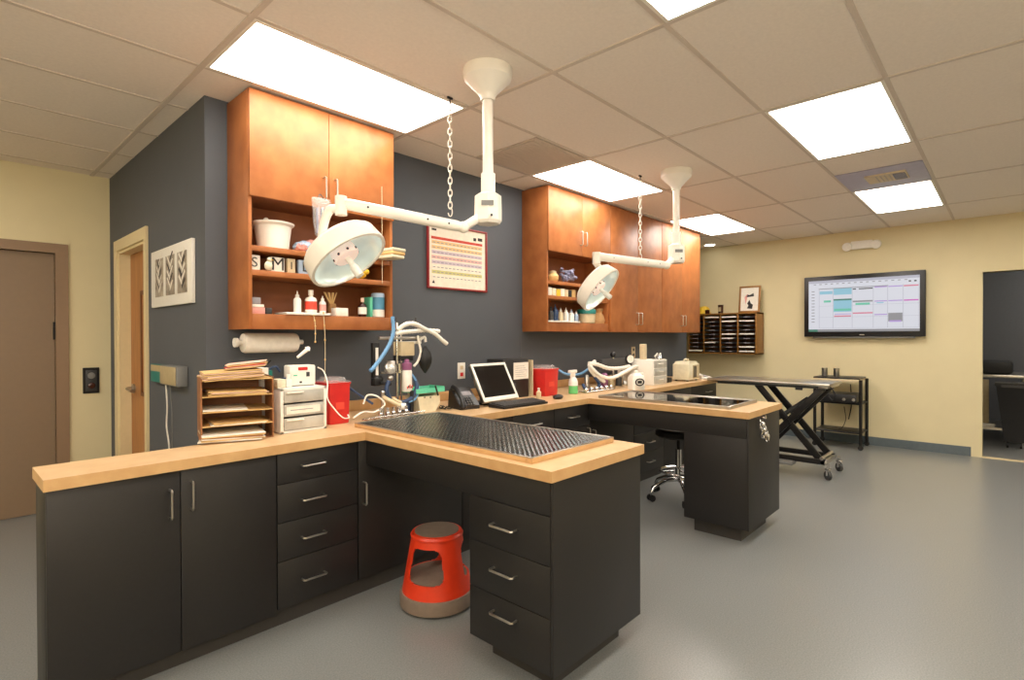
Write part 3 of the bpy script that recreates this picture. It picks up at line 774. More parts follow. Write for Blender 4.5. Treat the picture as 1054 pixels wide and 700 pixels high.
for k, (zz, w, dpt) in enumerate([(1.92,.012,.012),(1.95,.035,.022),(2.02,.045,.028),(2.10,.05,.024),(2.15,.058,.014),(2.16,.05,.006)]):
    rr.append([Vector((x+w*math.cos(a)*(1+.08*math.sin(5*a)), -.045+dpt*math.sin(a), zz)) for a in [j*math.pi/8 for j in range(16)]])
b.rings(rr, 'clear_plastic'); b.build('bag_body', t)
b = one()
for k in range(7):
    xx = x-.03+.01*k; b.box(xx, xx+.006, -.055, -.04, 1.96+.01*(k%3), 2.10+.008*(k%2), ['lilac_cloth','pink','dark_blue','paper'][k%4])
b.build('contents', t)
one().tube(curve([(x-.02,-.045,2.15),(x,-.03,2.185),(x+.02,-.045,2.15)],5), .003, 'dark_grey', 6).build('hanging_loop', t)
x = sx(347, yS, 245)
b = one()
for k in range(9): b.ball((x+random.uniform(-.03,.03), yS+random.uniform(-.02,.02), ZS1+.03+random.uniform(0,.035)), .026, 'paper', 10)
b.build('cotton_bundle', label='fluffy white bundle on the top shelf behind the exam lamp', cat='bundle', origin=(x,yS,ZS1))
t = thing('gauze_pack', 'cream folded gauze pack poking out at the right end of the top shelf', 'gauze', (1.09, .03, ZS1))
M = Matrix.Translation((1.09,.06,ZS1+.002)) @ Matrix.Rotation(R_(8),4,'Z')
b = one()
for k in range(3): b.box(-.075+.004*k,.03+.006*k,-.15,.08,.022*k,.022*k+.02,'manila' if k==1 else 'cream_plastic',bev=.006,M=M)
b.build('folded_layer', t)
# letter tiles S M I L
def tile(px, letter, label, m='paper', dy=0, w=.068, fs=.062, lm='ink'):
    x = sx(px, .085+dy, 268)
    t = thing('letter_tile', label, 'letter tile', (x, .11, ZS2))
    one().box(x-w/2, x+w/2, .085+dy, .11+dy, ZS2, ZS2+.082, m, bev=.002).build('block', t)
    if letter: text('letter', letter, fs*1.35, frameM((x, .0845+dy, ZS2+.041), EX, EZ), lm, t)
tile(262, 'S', 'white letter tile showing a thin S at the left of the middle shelf', w=.06, lm='dark_grey', fs=.055)
tile(286, 'M', 'cream letter tile showing a bold black M on the middle shelf', m='paper', w=.075, fs=.075)
tile(300, 'I', 'narrow beige letter tile showing a small I right of the M', m='beige', w=.045, fs=.045)
tile(314, 'L', 'pale blue letter tile showing an L, half behind the lamp', m='pale_blue', w=.075, fs=.06, lm='dark_grey')
tile(345, 'E', 'letter tile showing an E hidden behind the lamp housing', m='paper', w=.065, fs=.06)
x = sx(276, .07, 265)
t = thing('bird_figurine', 'little cream bird figure in front of the letter tiles', 'figurine', (x, .068, ZS2))
one().ball((x,.068,ZS2+.028), (.022,.012,.026), 'cream_plastic').ball((x+.004,.066,ZS2+.062), (.012,.01,.013), 'cream_plastic').build('body', t)
one().cyl((x+.012,.064,ZS2+.063),(x+.026,.062,ZS2+.06),.004,'yellow',r1=.001,seg=8).build('beak', t)
x = sx(372, .08, 278)
b = one(); b.ball((x,.1,ZS2+.035),(.045,.035,.033),'yellow'); b.ball((x+.03,.08,ZS2+.05),(.025,.02,.02),'yellow')
b.build('toy_duck', label='yellow rounded toy peeking out behind the lamp grip handle', cat='toy', origin=(x,.1,ZS2))
# lowest near shelf
def boxes(px0, px1, py, y0, y1, z0, h, m, label, nm='small_box', cat='box'):
    xa, xb = sx(px0, y0, py), sx(px1, y0, py)
    return one().box(xa, xb, y0, y1, z0, z0+h, m, bev=.002).build(nm, label=label, cat=cat)
boxes(257, 273, 318, .09, .22, ZS3, .036, 'pink', 'pink flat box at the bottom of the small stack on the lowest near shelf')
boxes(257, 272, 314, .09, .22, ZS3+.037, .016, 'paper', 'thin white box in the middle of the small stack on the lowest near shelf')
boxes(257, 268.5, 309, .09, .2, ZS3+.054, .036, 'ink_soft', 'grey-white box topmost of the small stack on the lowest near shelf')
boxes(274, 280, 317, .10, .16, ZS3, .036, 'dark_grey', 'small dark box right of the small stack on the lowest near shelf')
xa, xb = sx(295, .035, 322), sx(341, .035, 322)
one().box(xa, xb, .035, .19, ZS3, ZS3+.014, 'white_plastic', bev=.003).build('tray', label='shallow white tray under the bottles on the lowest near shelf', cat='tray')
zt = ZS3+.0145
bottle('slim clear squeeze bottle with a pointed nozzle, leftmost on the near white tray', sx(306,.11,310), .11, zt, .022, .125, 'frosted', 'white_plastic', nozzle=True)
bottle('white bottle with an orange-red label on the near white tray', sx(320,.11,310), .11, zt, .034, .135, 'white_plastic', 'white_plastic', lab='red_label')
bottle('small clear bottle with a pointed nozzle, rightmost on the near white tray', sx(332,.11,310), .11, zt, .02, .105, 'frosted', 'white_plastic', lab='pink', nozzle=True)
x = sx(345, .14, 312)
t = thing('wooden_holder', 'tan flared holder of wooden sticks on the lowest near shelf', 'holder', (x,.16,ZS3))
one().lathe([(.022,0),(.028,.05),(.024,.08)], (x,.18,ZS3), 'tan_cloth', 16).build('cup_body', t)
b = one()
for k in range(7): b.cyl((x,.18,ZS3+.06),(x+(k-3)*.014-.01,.18+.01*(k%2),ZS3+.15),.004,'manila',seg=6)
b.build('stick', t)
boxes(346, 358.5, 320, .07, .13, ZS3, .05, 'paper', 'small white box between the stick holder and the dark bottle')
bottle('dark brown bottle with a white label and pale cap on the lowest near shelf', sx(373,.1,312), .1, ZS3, .026, .12, 'amber', 'pink_paper', lab='paper')
x = sx(389, .12, 310)
t = lathe_thing('canister', 'blue and white wipes canister at the right end of the lowest near shelf', 'canister', x, .12, ZS3, [(.038,0),(.042,.004),(.042,.05)], 'white_plastic', [('label_band', [(.0422,.05),(.0424,.13)], 'label_blue'), ('lid', [(.043,.13),(.043,.15),(.038,.158),(.01,.16)], 'pale_blue')])
x = sx(381, .12, 310)
one().box(x-.012, x+.006, .10, .2, ZS3, ZS3+.13, 'mint', bev=.002).build('slim_box', label='slim pale green box left of the wipes canister', cat='box')
# dangling cords under near cabinet
for pxa, py0, py1, lab in ((333, 322, 392, 'thin pale beaded cord dangling below the near wall cabinet, right of the pair'), (323, 325, 352, 'short thin pale cord dangling below the near wall cabinet, left of the pair')):
    p0 = at(pxa, py0, 'y', .03); p1 = at(pxa+1.5, py1, 'y', .03)
    b = one(); pts = curve([p0, p0*.6+p1*.4+EX*.006, p1], 6); b.tube(pts, .0022, 'beige', 6)
    for k in range(0, len(pts), 3): b.ball(pts[k], .0055, 'manila', 8)
    b.build('pull_string', label=lab, cat='cord')
p0 = at(393, 192, 'y', .015); p1 = at(393.5, 292, 'y', .015)
one().tube([p0, p1], .002, 'beige', 6).build('pull_string', label='long thin cord hanging down the right side of the near open shelves', cat='cord')

# ------------------------------------------------------------------ things on the far open shelves
x = sx(567, .12, 280)
t = lathe_thing('round_jar', 'small peach round jar at the left of the top far shelf', 'jar', x+.03, .12, ZS1, [(.035,0),(.05,.02),(.052,.05),(.03,.08)], 'manila', [('lid', [(.032,.08),(.032,.095),(.01,.1)], 'beige')])
x = sx(580, .12, 275)
b = one()
for k in range(34):
    a = random.uniform(0, 6.28); rr = random.uniform(.01,.075)
    c = Vector((x+.06+rr*math.cos(a)*1.1, .13+random.uniform(-.04,.04), ZS1+.045+random.uniform(-.02,.075)))
    b.tube([c, c+Vector((random.uniform(-.03,.03), -.03, random.uniform(-.03,.03)))], .013, 'lilac_cloth', 7)
b.build('cloth_bundle', label='ruffled lilac-grey cloth bundle on the top far shelf', cat='cloth', origin=(x+.06,.13,ZS1))
k = 0
for pa, pb, m, lab in ((564.5,568,'paper','white box at the left end of the middle far shelf'),(568.5,572.5,'cream_plastic','cream box second from the left on the middle far shelf'),(573,577,'yellow','yellow and white box on the middle far shelf'),(577.5,581.5,'paper','white box just right of the yellow one on the middle far shelf'),(582,585,'beige','beige box left of the black one on the middle far shelf'),(585.5,588.5,'ink','black box on the middle far shelf'),(589,592.5,'manila','peach box rightmost on the middle far shelf')):
    boxes(pa, pb, 298, .075, .17, ZS2, .072-.004*(k%3), m, lab); k += 1
xa, xb = sx(565.5,.035,331), sx(597.5,.035,331)
one().box(xa, xb, .035, .20, ZS3, ZS3+.014, 'white_plastic', bev=.003).build('tray', label='shallow white tray under the bottles on the lowest far shelf', cat='tray')
for px, r, h, m, cap, nz, lab in ((567,.024,.125,'dark_grey','black_plastic',False,'dark grey bottle leftmost on the far white tray'),
    (571.5,.028,.15,'dark_blue','dark_blue',True,'tall dark blue bottle with a nozzle on the far white tray'),
    (577,.025,.12,'beige','white_plastic',True,'beige bottle right of the tall blue one on the far white tray'),
    (582.5,.026,.125,'frosted','white_plastic',True,'clear bottle in the middle of the far white tray'),
    (588,.026,.115,'frosted','pale_blue',True,'clear bottle with a bluish nozzle on the far white tray'),
    (593,.022,.10,'pale_blue','white_plastic',True,'small pale blue bottle rightmost on the far white tray')):
    bottle(lab, sx(px,.11,322), .11, ZS3+.0145, r, h, m, cap, nozzle=nz)
x = sx(603.5,.12,322)
t = lathe_thing('jar', 'cream jar with a teal lid beside the far white tray', 'jar', x, .12, ZS3, [(.075,0),(.082,.006),(.088,.09)], 'beige', [('lid', [(.092,.09),(.094,.125),(.088,.135),(.01,.137)], 'teal')], seg=32)
x = sx(616.5,.12,322)
b = one(); rr = []
for zz, w in ((0,.075),(.03,.088),(.08,.07),(.11,.045),(.125,.052),(.15,.06)):
    rr.append([Vector((x+w*math.cos(a)*(1+.1*math.sin(4*a+zz*30)), .13+w*.7*math.sin(a), ZS3+zz)) for a in [j*math.pi/9 for j in range(18)]])
b.rings(rr, 'tan_cloth').build('cloth_pouch', label='tan gathered cloth pouch at the right of the lowest far shelf', cat='pouch')

# ------------------------------------------------------------------ counter, near section
Z = HC+.0006
t = thing('paper_organizer', 'brown board organizer with four slots of folders at the left of the counter', 'organizer', (-.056, -.136, Z), R_(-14))
b = one(); b.box(0,.006,0,.27,0,.30,'brown_board'); b.build('side_panel', t, local=True)
b = one(); b.box(.31,.316,0,.27,0,.30,'brown_board'); b.build('side_panel', t, local=True)
one().box(.006,.31,.264,.27,0,.30,'brown_board').build('back_panel', t, local=True)
for z in (.072, .138, .212, .29):
    one().box(.006,.31,0,.264,z,z+.005,'manila').build('shelf', t, local=True)
one().box(.006,.31,0,.264,.0,.004,'brown_board').build('bottom_panel', t, local=True)
Mo = Matrix.Translation((-.056,-.136,Z)) @ Matrix.Rotation(R_(-14),4,'Z')
def folder(z, x0, x1, y0, rz, m, n, label, dy=.24, th=.004, tilt=0):
    b = one()
    for k in range(n):
        M = Mo @ Matrix.Translation(((x0+x1)/2, y0+dy/2, z+k*(th+.0015))) @ Matrix.Rotation(R_(rz+random.uniform(-5,5)),4,'Z') @ Matrix.Rotation(R_(tilt+random.uniform(0,2)*(1 if k else 0)),4,'Y')
        b.box(-(x1-x0)/2,(x1-x0)/2,-dy/2,dy/2,0,th,m if isinstance(m,str) else m[k%len(m)],M=M)
    b.build('folder_stack', label=label, cat='folders')
folder(.2185, .03,.28, -.03, 2, ['manila','manila','pink_paper'], 4, 'manila folders sticking out of the top slot of the brown organizer')
folder(.0785, .04,.28, -.02, 1, ['paper','manila'], 2, 'thin sheets in the third slot of the brown organizer')
folder(.1445, .01,.20, -.03, -3, ['manila','paper'], 2, 'white-edged folder in the second slot of the brown organizer')
folder(.006, .0,.27, -.05, -4, ['paper','manila','paper','brown_board','manila'], 6, 'thick pile of papers in the bottom slot of the brown organizer')
folder(.297, .01,.26, -.02, 4, ['manila','pink_paper','manila','pink_paper'], 7, 'heaped pinkish folders on top of the brown organizer', tilt=-4)
folder(.345, .12,.30, .02, -8, ['manila','pink_paper','red_plastic'], 5, 'tilted folders with a red one crowning the heap on the organizer', tilt=-6, dy=.2)

t = thing('drawer_tower', 'frosted three-drawer plastic tower on the near counter', 'drawers', (.42, .02, Z))
x0, x1, y0, y1 = .30, .553, -.172, .20; zt = Z+.232
b = one(); b.box(x0,x0+.006,y0,y1,Z,zt,'frosted',bev=.002); b.box(x1-.006,x1,y0,y1,Z,zt,'frosted'); b.box(x0,x1,y0,y1,zt-.006,zt,'white_plastic'); b.box(x0,x1,y0,y1,Z,Z+.006,'white_plastic'); b.box(x0,x1,y1-.006,y1,Z,zt,'frosted')
for a in ((x0,x0+.016,Z,zt),(x1-.016,x1,Z,zt),(x0,x1,zt-.014,zt),(x0,x1,Z,Z+.012)): b.box(a[0],a[1],y0-.004,y0+.006,a[2],a[3],'white_plastic',bev=.0015)
b.build('case', t)
for k, z in enumerate((Z+.015, Z+.086, Z+.157)):
    f = one(); f.box(x0+.018,x1-.018,y0-.006,y0+.0,z,z+.062,'frosted_drawer',bev=.002); f.box(x0+.02,x1-.02,y0,y1-.02,z,z+.004,'frosted'); o = f.build('drawer', t)
    if k == 1: one().box(x0+.03,x1-.04,y0-.009,y0-.006,z+.012,z+.05,'paper').box(x0+.05,x1-.08,y0-.0095,y0-.009,z+.03,z+.034,'ink_soft').build('paper_label', o)
    else: one().box(x0+.03,x0+.12,y0-.018,y0-.006,z+.048,z+.056,'white_plastic',bev=.001).build('pull', o)
    one().box(x0+.04,x1-.04,y0+.02,y1-.06,z+.006,z+.03,'taupe_rubber',bev=.01).build('contents', o)
# things on the tower
zt += .0006
t = thing('infusion_monitor', 'white boxy monitor with a red display on top of the frosted drawers', 'medical device', (.47, -.05, zt))
M = Matrix.Translation((.462,-.055,zt)) @ Matrix.Rotation(R_(-6),4,'Z')
one().box(-.07,.07,-.045,.05,.004,.112,'white_plastic',bev=.008,M=M).box(-.06,.06,-.04,.045,0,.005,'grey_plastic',M=M).build('case', t)
one().box(-.025,.025,-.0475,-.044,.085,.102,'red_plastic',bev=.003,M=M).build('display', t)
for q in ((.018,.036,.05,.075,'dark_grey'),(-.018,-.006,.016,.026,'dark_grey'),(-.05,-.03,.055,.062,'mint')): one().box(q[0],q[1],-.0475,-.044,q[2],q[3],q[4],bev=.001,M=M).build('button', t)
b = one(); q0 = at(306,368,'y',-.05); q1 = at(316,360,'y',-.05); b.cyl(q0,q1,.007,'white_plastic',r1=.011); b.cyl(q1-Vector((.0,0,0)),q1+Vector((.014,0,.014)),.02,'white_plastic',r1=.006,seg=3); b.build('clip_probe', label='small white clip probe standing on top of the boxy monitor', cat='probe')
pa = at(327,378,'y',-.03)
pts = curve([pa, at(333,382,'y',-.03), at(337,394,'y',-.10), at(337,410,'y',-.17), at(345,422,'y',-.2), at(353,430,'y',-.21), at(359,430,'y',-.2), at(358,427,'y',-.14)], 8)
one().tube(pts, .0035, 'paper', 8).build('tubing', label='white tube looping down from the boxy monitor past the red bin', cat='tube')
x = .372
t = thing('small_bottle', 'little white bottle with a dark back beside the boxy monitor', 'bottle', (x,-.11,zt))
one().box(x-.016,x+.016,-.12,-.095,zt,zt+.042,'white_plastic',bev=.004).box(x-.018,x+.018,-.094,-.07,zt,zt+.05,'dark_blue',bev=.004).build('body', t)
one().cyl((x,-.108,zt+.042),(x,-.108,zt+.068),.010,'white_plastic').build('spout', t)
one().box(.305,.35,-.13,-.05,zt,zt+.045,'cream_plastic',bev=.004).build('note_pad_box', label='cream box with a greenish label at the left of the frosted drawers top', cat='box')
one().box(.285,.325,.02,.10,zt,zt+.10,'paper',bev=.003).box(.325,.345,.02,.10,zt,zt+.085,'teal').build('carton', label='white and teal carton behind the cream box on the frosted drawers', cat='box')
b = one(); b.tube(curve([(.34,.12,zt+.0),(.36,.12,zt+.07),(.40,.11,zt+.10),(.43,.12,zt+.07)],6),.006,'dark_blue',8); b.tube(curve([(.33,.13,zt),(.345,.13,zt+.09),(.38,.12,zt+.135)],6),.004,'black_rubber',8)
b.build('cable_bundle', label='dark cables curled behind the boxy monitor', cat='cable', origin=(.38,.12,zt))

def sharps(label, x0, x1, y0, y1, h, taper=.012):
    t = thing('sharps_bin', label, 'sharps bin', ((x0+x1)/2,(y0+y1)/2,Z))
    b = one(); cx, cy = (x0+x1)/2, (y0+y1)/2; hx, hy = (x1-x0)/2, (y1-y0)/2
    def ring(k, z, rr=.012):
        out = []
        for sxn, syn, a0 in ((1,1,0),(-1,1,90),(-1,-1,180),(1,-1,270)):
            for q in (0,45,90):
                a = R_(a0+q); out.append(Vector((cx+sxn*(hx*k-rr)+rr*math.cos(a), cy+syn*(hy*k-rr)+rr*math.sin(a), Z+z)))
        return out
    k0 = 1-taper*6
    b.rings([ring(k0-.03,0), ring(k0,.006), ring(1,h-.01), ring(1.05,h-.008), ring(1.05,h), ring(.96,h)], 'red_plastic'); b.build('body', t)
    b = one(); b.rings([ring(1.06,h+.001), ring(1.06,h+.008), ring(.8,h+.010), ring(.72,h+.028), ring(.70,h+.030)], 'clear_plastic'); b.build('lid', t)
    f = one(); f.box(cx-hx*.4,cx+hx*.4,y0+.003,y0+.006,Z+h*.35,Z+h*.6,'red_label'); f.build('label_panel', t)
    return t
sharps('red sharps bin with a clear lid beside the frosted drawers', .612, .745, -.10, .08, .235)
sharps('red sharps bin with a clear lid behind the computer mouse', 2.53, 2.71, -.10, .08, .225)

# ---- anesthesia machine (near)
def A(px, py, y): return at(px, py, 'y', y)
Yp = -.02
t = thing('anesthesia_machine', 'near anesthesia machine of poles, hoses and canisters behind the grate', 'anesthesia machine', (1.05, -.03, Z))
b = one(); p = A(409, 425, Yp)
b.cyl((p.x,Yp,Z),(p.x,Yp,A(409,332,Yp).z),.009,'chrome'); p2 = A(416,425,Yp); b.cyl((p2.x,Yp+.03,Z),(p2.x,Yp+.03,A(416,336,Yp).z),.007,'chrome'); b.build('pole', t)
b = one(); z = A(400,348,Yp).z; b.cyl((A(390,348,Yp).x,Yp,z),(A(434,348,Yp).x,Yp,z),.010,'steel'); z2 = A(410,353,Yp).z; b.box(A(411,353,Yp).x,A(432,353,Yp).x,Yp-.02,Yp+.02,z2-.008,z2+.010,'white_plastic',bev=.003); b.build('cross_bar', t)
b = one(); q0, q1 = A(410,352,Yp), A(424,366,Yp); b.box(q0.x,q1.x,Yp-.03,Yp+.06,q1.z,q0.z,'beige',bev=.006); b.build('control_box', t)
b = one(); q0, q1 = A(409,366,Yp), A(423,371,Yp); b.box(q0.x,q1.x,Yp-.025,Yp+.05,q1.z,q0.z,'black_plastic',bev=.004); b.build('valve_block', t)
# flowmeter
b = one(); q0, q1 = A(384,353,Yp), A(391,392,Yp); b.box(q0.x,q1.x,Yp,Yp+.03,q1.z,q0.z,'black_plastic',bev=.004); o = b.build('flowmeter', t)
q0, q1 = A(386,358,Yp), A(389,386,Yp); one().cyl(((q0.x+q1.x)/2,Yp-.006,q1.z),((q0.x+q1.x)/2,Yp-.006,q0.z),.009,'frosted').build('glass_tube', o)
# gauges
b = one(); q = A(398,379,Yp); b.lathe([(.036,0),(.04,.01),(.04,.03),(.03,.035),(.01,.036)], (q.x,Yp-.02,q.z), 'steel', 24, axis=(0,-1,.3)); q = A(389,391,Yp); b.ball((q.x,Yp,q.z),(.035,.03,.03),'black_plastic'); q = A(401,383,Yp); b.cyl((A(391,383,Yp).x,Yp-.01,q.z),(A(413,383,Yp).x,Yp-.01,q.z),.007,'chrome'); q = A(396,389,Yp); b.ball((q.x+.02,Yp-.03,q.z),.02,'steel'); b.build('pressure_gauge', t)
# vaporizer bottle
q = A(419,399,-.06); zb = A(419,403,-.06).z; zt_ = A(419,370,-.06).z; h = zt_-zb
o = one().lathe([(.03,0),(.032,.006),(.032,h*.62),(.026,h*.7)], (q.x,-.06,zb), 'white_plastic', 24).build('vaporizer', t)
one().lathe([(.027,h*.66),(.031,h*.7),(.031,h*.88),(.016,h*.9),(.014,h),(.004,h*1.01)], (q.x,-.06,zb), 'purple', 24).build('vaporizer_cap', o)
b = one()
for k in range(5): b.box(q.x-.022+.009*k,q.x-.016+.009*k,-.0935,-.09,zb+.02+.006*(k%2),zb+.035+.006*(k%3),'ink' if k%2 else 'red_label')
b.build('print_mark', o)
q = A(418,416,-.05)
o = one().lathe([(.03,0),(.034,.005),(.034,.055),(.026,.06)], (q.x-.005,-.05,Z+.02), 'dark_blue', 24).build('absorber_canister', t)
b = one(); q = A(424,418,-.09); b.cyl((q.x,-.09,Z+.001),(q.x,-.09,A(424,402,-.09).z),.012,'black_plastic'); b.build('black_knob_post', t)
# manifold rack on counter
b = one(); xa, xb = .80, 1.17
for y in (-.24,-.13): b.cyl((xa,y,Z+.012),(xb,y,Z+.012),.005,'chrome')
b.cyl((xa,-.24,Z+.035),(xb,-.24,Z+.035),.004,'chrome')
for k in range(8): x = xa+k*(xb-xa)/7; b.cyl((x,-.24,Z),(x,-.24,Z+.038),.003,'chrome',seg=8); b.cyl((x,-.24,Z+.012),(x,-.13,Z+.012),.003,'chrome',seg=8)
b.build('wire_rack', t)
b = one()
for px, py, r in ((392,424,.014),(399,424,.014),(405,424,.012),(411,423,.014),(418,423,.012)):
    q = A(px,py,-.2); b.lathe([(r,0),(r,.03),(r*.6,.035),(r*.6,.05),(r*.9,.055),(r*.3,.06)], (q.x,-.2,Z+.018), 'chrome', 14)
q = A(394,405,-.1); b.cyl((q.x,-.1,Z),(q.x,-.1,q.z),.010,'steel'); b.ball((q.x,-.1,q.z+.005),.014,'steel',12)
q2 = A(412,418,-.16); b.cyl((q.x,-.1,q.z-.02),q2,.012,'beige'); b.lathe([(.02,0),(.022,.03),(.012,.035)], q2, 'white_plastic', 16, axis=(1,-.3,-.2))
b.build('fittings', t)
b = one()
pts, rs = corr([A(404,326,-.05),A(405,340,-.06),A(402,352,-.07),A(394,366,-.08),A(384,379,-.09),A(381,382,-.09)], .013, 8); b.tube(pts, rs, 'blue_hose', 12); b.build('blue_hose', t)
b = one()
pts, rs = corr([A(400,392,-.09),A(398,402,-.1),A(403,412,-.1),A(414,414,-.1),A(424,409,-.09),A(429,398,-.08),A(426,388,-.05)], .014, 9); b.tube(pts, rs, 'dark_blue', 12)
pts, rs = corr([A(358,398,-.02),A(372,408,-.04),A(384,416,-.08)], .008, 9); b.tube(pts, rs, 'dark_blue', 10); b.build('blue_loop_hose', t)
for pl in ([A(409,340,-.04),A(416,335,-.05),A(426,333,-.07),A(436,338,-.08),A(448,344,-.09),A(455,350,-.10),A(460,354,-.10)],
           [A(407,344,-.05),A(415,342,-.06),A(426,341,-.07),A(438,340,-.06),A(452,341,-.05)],
           [A(411,338,-.02),A(420,333,-.03),A(432,336,-.03),A(441,341,-.04)]):
    b = one(); pts, rs = corr(pl, .0145, 8); b.tube(pts, rs, 'white_plastic', 12); b.build('corrugated_tube', t)
b = one(); pts = curve([A(430,346,-.03),A(431,352,-.05),A(433,362,-.06),A(430,372,-.06),A(426,377,-.06)],6); b.tube(pts,.008,'paper',10)
pts = curve([A(374,416,-.1),A(378,407,-.1),A(388,408,-.12),A(396,416,-.14),A(386,424,-.16),A(374,424,-.18),A(364,430,-.2)],6); b.tube(pts,.005,'paper',8); b.build('white_tube', t)
b = one(); q = A(402,381,-.07); b.lathe([(.028,0),(.03,.01),(.026,.045),(.014,.06)], (q.x,-.07,q.z-.02), 'clear_plastic', 20); b.build('clear_dome', t)
b = one(); q = A(387,394,-.03); b.box(q.x-.02,q.x+.03,-.05,.0,q.z-.02,q.z+.03,'black_plastic',bev=.006); q = A(395,394,-.05); b.cyl((q.x-.03,-.05,q.z),(q.x+.05,-.05,q.z-.01),.011,'black_plastic'); b.build('black_valve', t)
b = one(); pts, rs = corr([A(424,385,-.05),A(428,392,-.07),A(431,401,-.08),A(428,410,-.09),A(421,414,-.1)], .007, 8); b.tube(pts, rs, 'blue_hose', 10); b.build('thin_blue_tube', t)
b = one(); q = A(401,374,-.03); b.box(q.x-.012,q.x+.03,-.05,-.01,q.z-.012,q.z+.015,'steel',bev=.003); b.build('steel_block', t); b = one(); q = A(411,379,-.05); b.cyl((q.x,-.05,q.z-.03),(q.x,-.05,q.z+.03),.012,'chrome'); b.build('chrome_coupling', t); b = one(); q = A(404,410,-.12); b.cyl(q, q+Vector((.05,-.02,-.03)), .009, 'beige'); b.build('metal_fitting', t)
for px in (407, 428): q = A(px,332,-.04); one().cyl(q, q+EZ*.03, .007, 'dark_grey').build('tube_clip', t)
# rebreathing bag
c = A(437.5,370,-.06)
b = one(); b.lathe([(.009,.088),(.016,.075),(.038,.045),(.046,.01),(.044,-.02),(.03,-.055),(.013,-.08),(.005,-.09)], c, 'black_rubber', 24).build('rebreathing_bag', t)
one().tube(curve([A(432,350,-.05),A(437,347,-.06),A(438,352,-.06)],5),.009,'frosted',10).build('bag_elbow', t)
# green tray with stand box
t = thing('bottle_caddy', 'mint green tray resting on a cream perforated box beside the phone', 'caddy', (1.42,-.03,Z))
x0, x1 = A(429,415,-.08).x, A(453,415,-.08).x
b = one(); b.prism([(x0+.02,Z),(x1-.05,Z),(x1-.01,Z+.05),(x1-.01,Z+.105),(x0,Z+.105)], 'y', -.09, .05, 'cream_plastic')
for px in (437,443): q = A(px,409,-.09); b.cyl((q.x,-.093,q.z),(q.x,-.089,q.z),.005,'ink',seg=10)
b.build('box_base', t)
b = one(); zt_ = Z+.128
b.prism([(x0-.02,-.10),(x1+.02,-.10),(x1+.025,.06),(x0-.02,.06)], 'z', zt_, zt_+.008, 'mint')
for a in ((x0-.02,x1+.02,-.104,-.098),(x0-.02,x1+.02,.055,.062)): b.box(a[0],a[1],a[2],a[3],zt_,zt_+.03,'mint')
b.box(x1+.015,x1+.022,-.10,.06,zt_,zt_+.035,'mint'); b.ball(((x0+x1)/2,-.03,zt_+.014),(.05,.045,.014),'mint')
b.box(x0+.01,x0+.02,-.06,.03,Z+.104,zt_+.001,'cream_plastic'); b.box(x1-.03,x1-.02,-.06,.03,Z+.104,zt_+.001,'cream_plastic')
b.build('green_tray', t)
q = A(449,404,-.1); one().cyl(A(448,397,-.105),A(451,407,-.105),.006,'black_plastic').build('black_latch', t)

# ---- desk phone
t = thing('desk_phone', 'black desk phone with its handset on, beside the monitor', 'phone', (1.55,-.12,Z))
M = Matrix.Translation((1.61,-.11,Z)) @ Matrix.Rotation(R_(-14),4,'Z') @ Matrix.Diagonal((.85,.9,1.4,1))
one().prism([(-.10,0),(.10,0),(.10,.02),(.08,.085),(.06,.10),(-.10,.018)], 'x', -.085, .095, 'black_plastic', M=M).build('body', t)
slope = M @ Matrix.Rotation(R_(25),4,'X')
f = one()
for r in range(4):
    for c in range(3): f.box(-.01+c*.022,.004+c*.022,-.085+r*.022,-.072+r*.022,.055-.0,.066,'dark_grey',bev=.001,M=slope)
f.build('keypad', t)
one().box(-.01,.075,.015,.055,.058,.064,'ink_soft',bev=.002,M=slope).build('display', t)
b = one(); hb = M @ Matrix.Translation((-.062,0,.0)) @ Matrix.Rotation(R_(25),4,'X')
b.tube([hb@Vector((0,-.105,.07)),hb@Vector((0,-.06,.088)),hb@Vector((0,.04,.088)),hb@Vector((0,.09,.07))], [.02,.016,.016,.02], 'black_plastic', 14)
b.ball(hb@Vector((0,-.095,.062)),(.026,.028,.02),'black_plastic'); b.ball(hb@Vector((0,.08,.062)),(.026,.028,.02),'black_plastic'); b.build('handset', t)
pts = [Vector((1.50-.0+.012*math.sin(k*.9)-.03*k/40, -.12+.1*math.sin(k/14), Z+.012+.009*math.cos(k*.9))) for k in range(44)]
one().tube(pts, .003, 'black_rubber', 6).build('coiled_cord', t)

# ---- monitor
t = thing('computer_monitor', 'silver-framed flat monitor leaning back on the counter', 'monitor', (1.92,-.10,Z))
Bc = Vector((1.915,-.195,.912)); up = Vector((0,.145,.258)).normalized(); rt = Vector((1,.06,0)).normalized(); M = frameM(Bc, rt, up)
w, h = .385, .30
one().box(-w/2,w/2,0,h,-.03,0,'steel',bev=.006,M=M).box(-w/2+.03,w/2-.03,.03,h-.03,-.055,-.03,'grey_plastic',bev=.006,M=M).build('casing', t)
b = one()
for a in ((-w/2,-w/2+.02,0,h),(w/2-.02,w/2,0,h),(-w/2+.02,w/2-.02,0,.032),(-w/2+.02,w/2-.02,h-.02,h)): b.box(a[0],a[1],a[2],a[3],-.002,.006,'white_plastic',bev=.002,M=M)
b.build('bezel', t)
one().box(-w/2+.019,w/2-.019,.03,h-.019,-.001,.002,'black_glass',M=M).build('screen', t)
b = one(); b.box(1.80,2.03,-.13,.06,Z,Z+.014,'black_plastic',bev=.004); b.cyl((1.915,-.02,Z+.01),M@Vector((0,.1,-.05)),.022,'black_plastic'); b.build('stand', t)
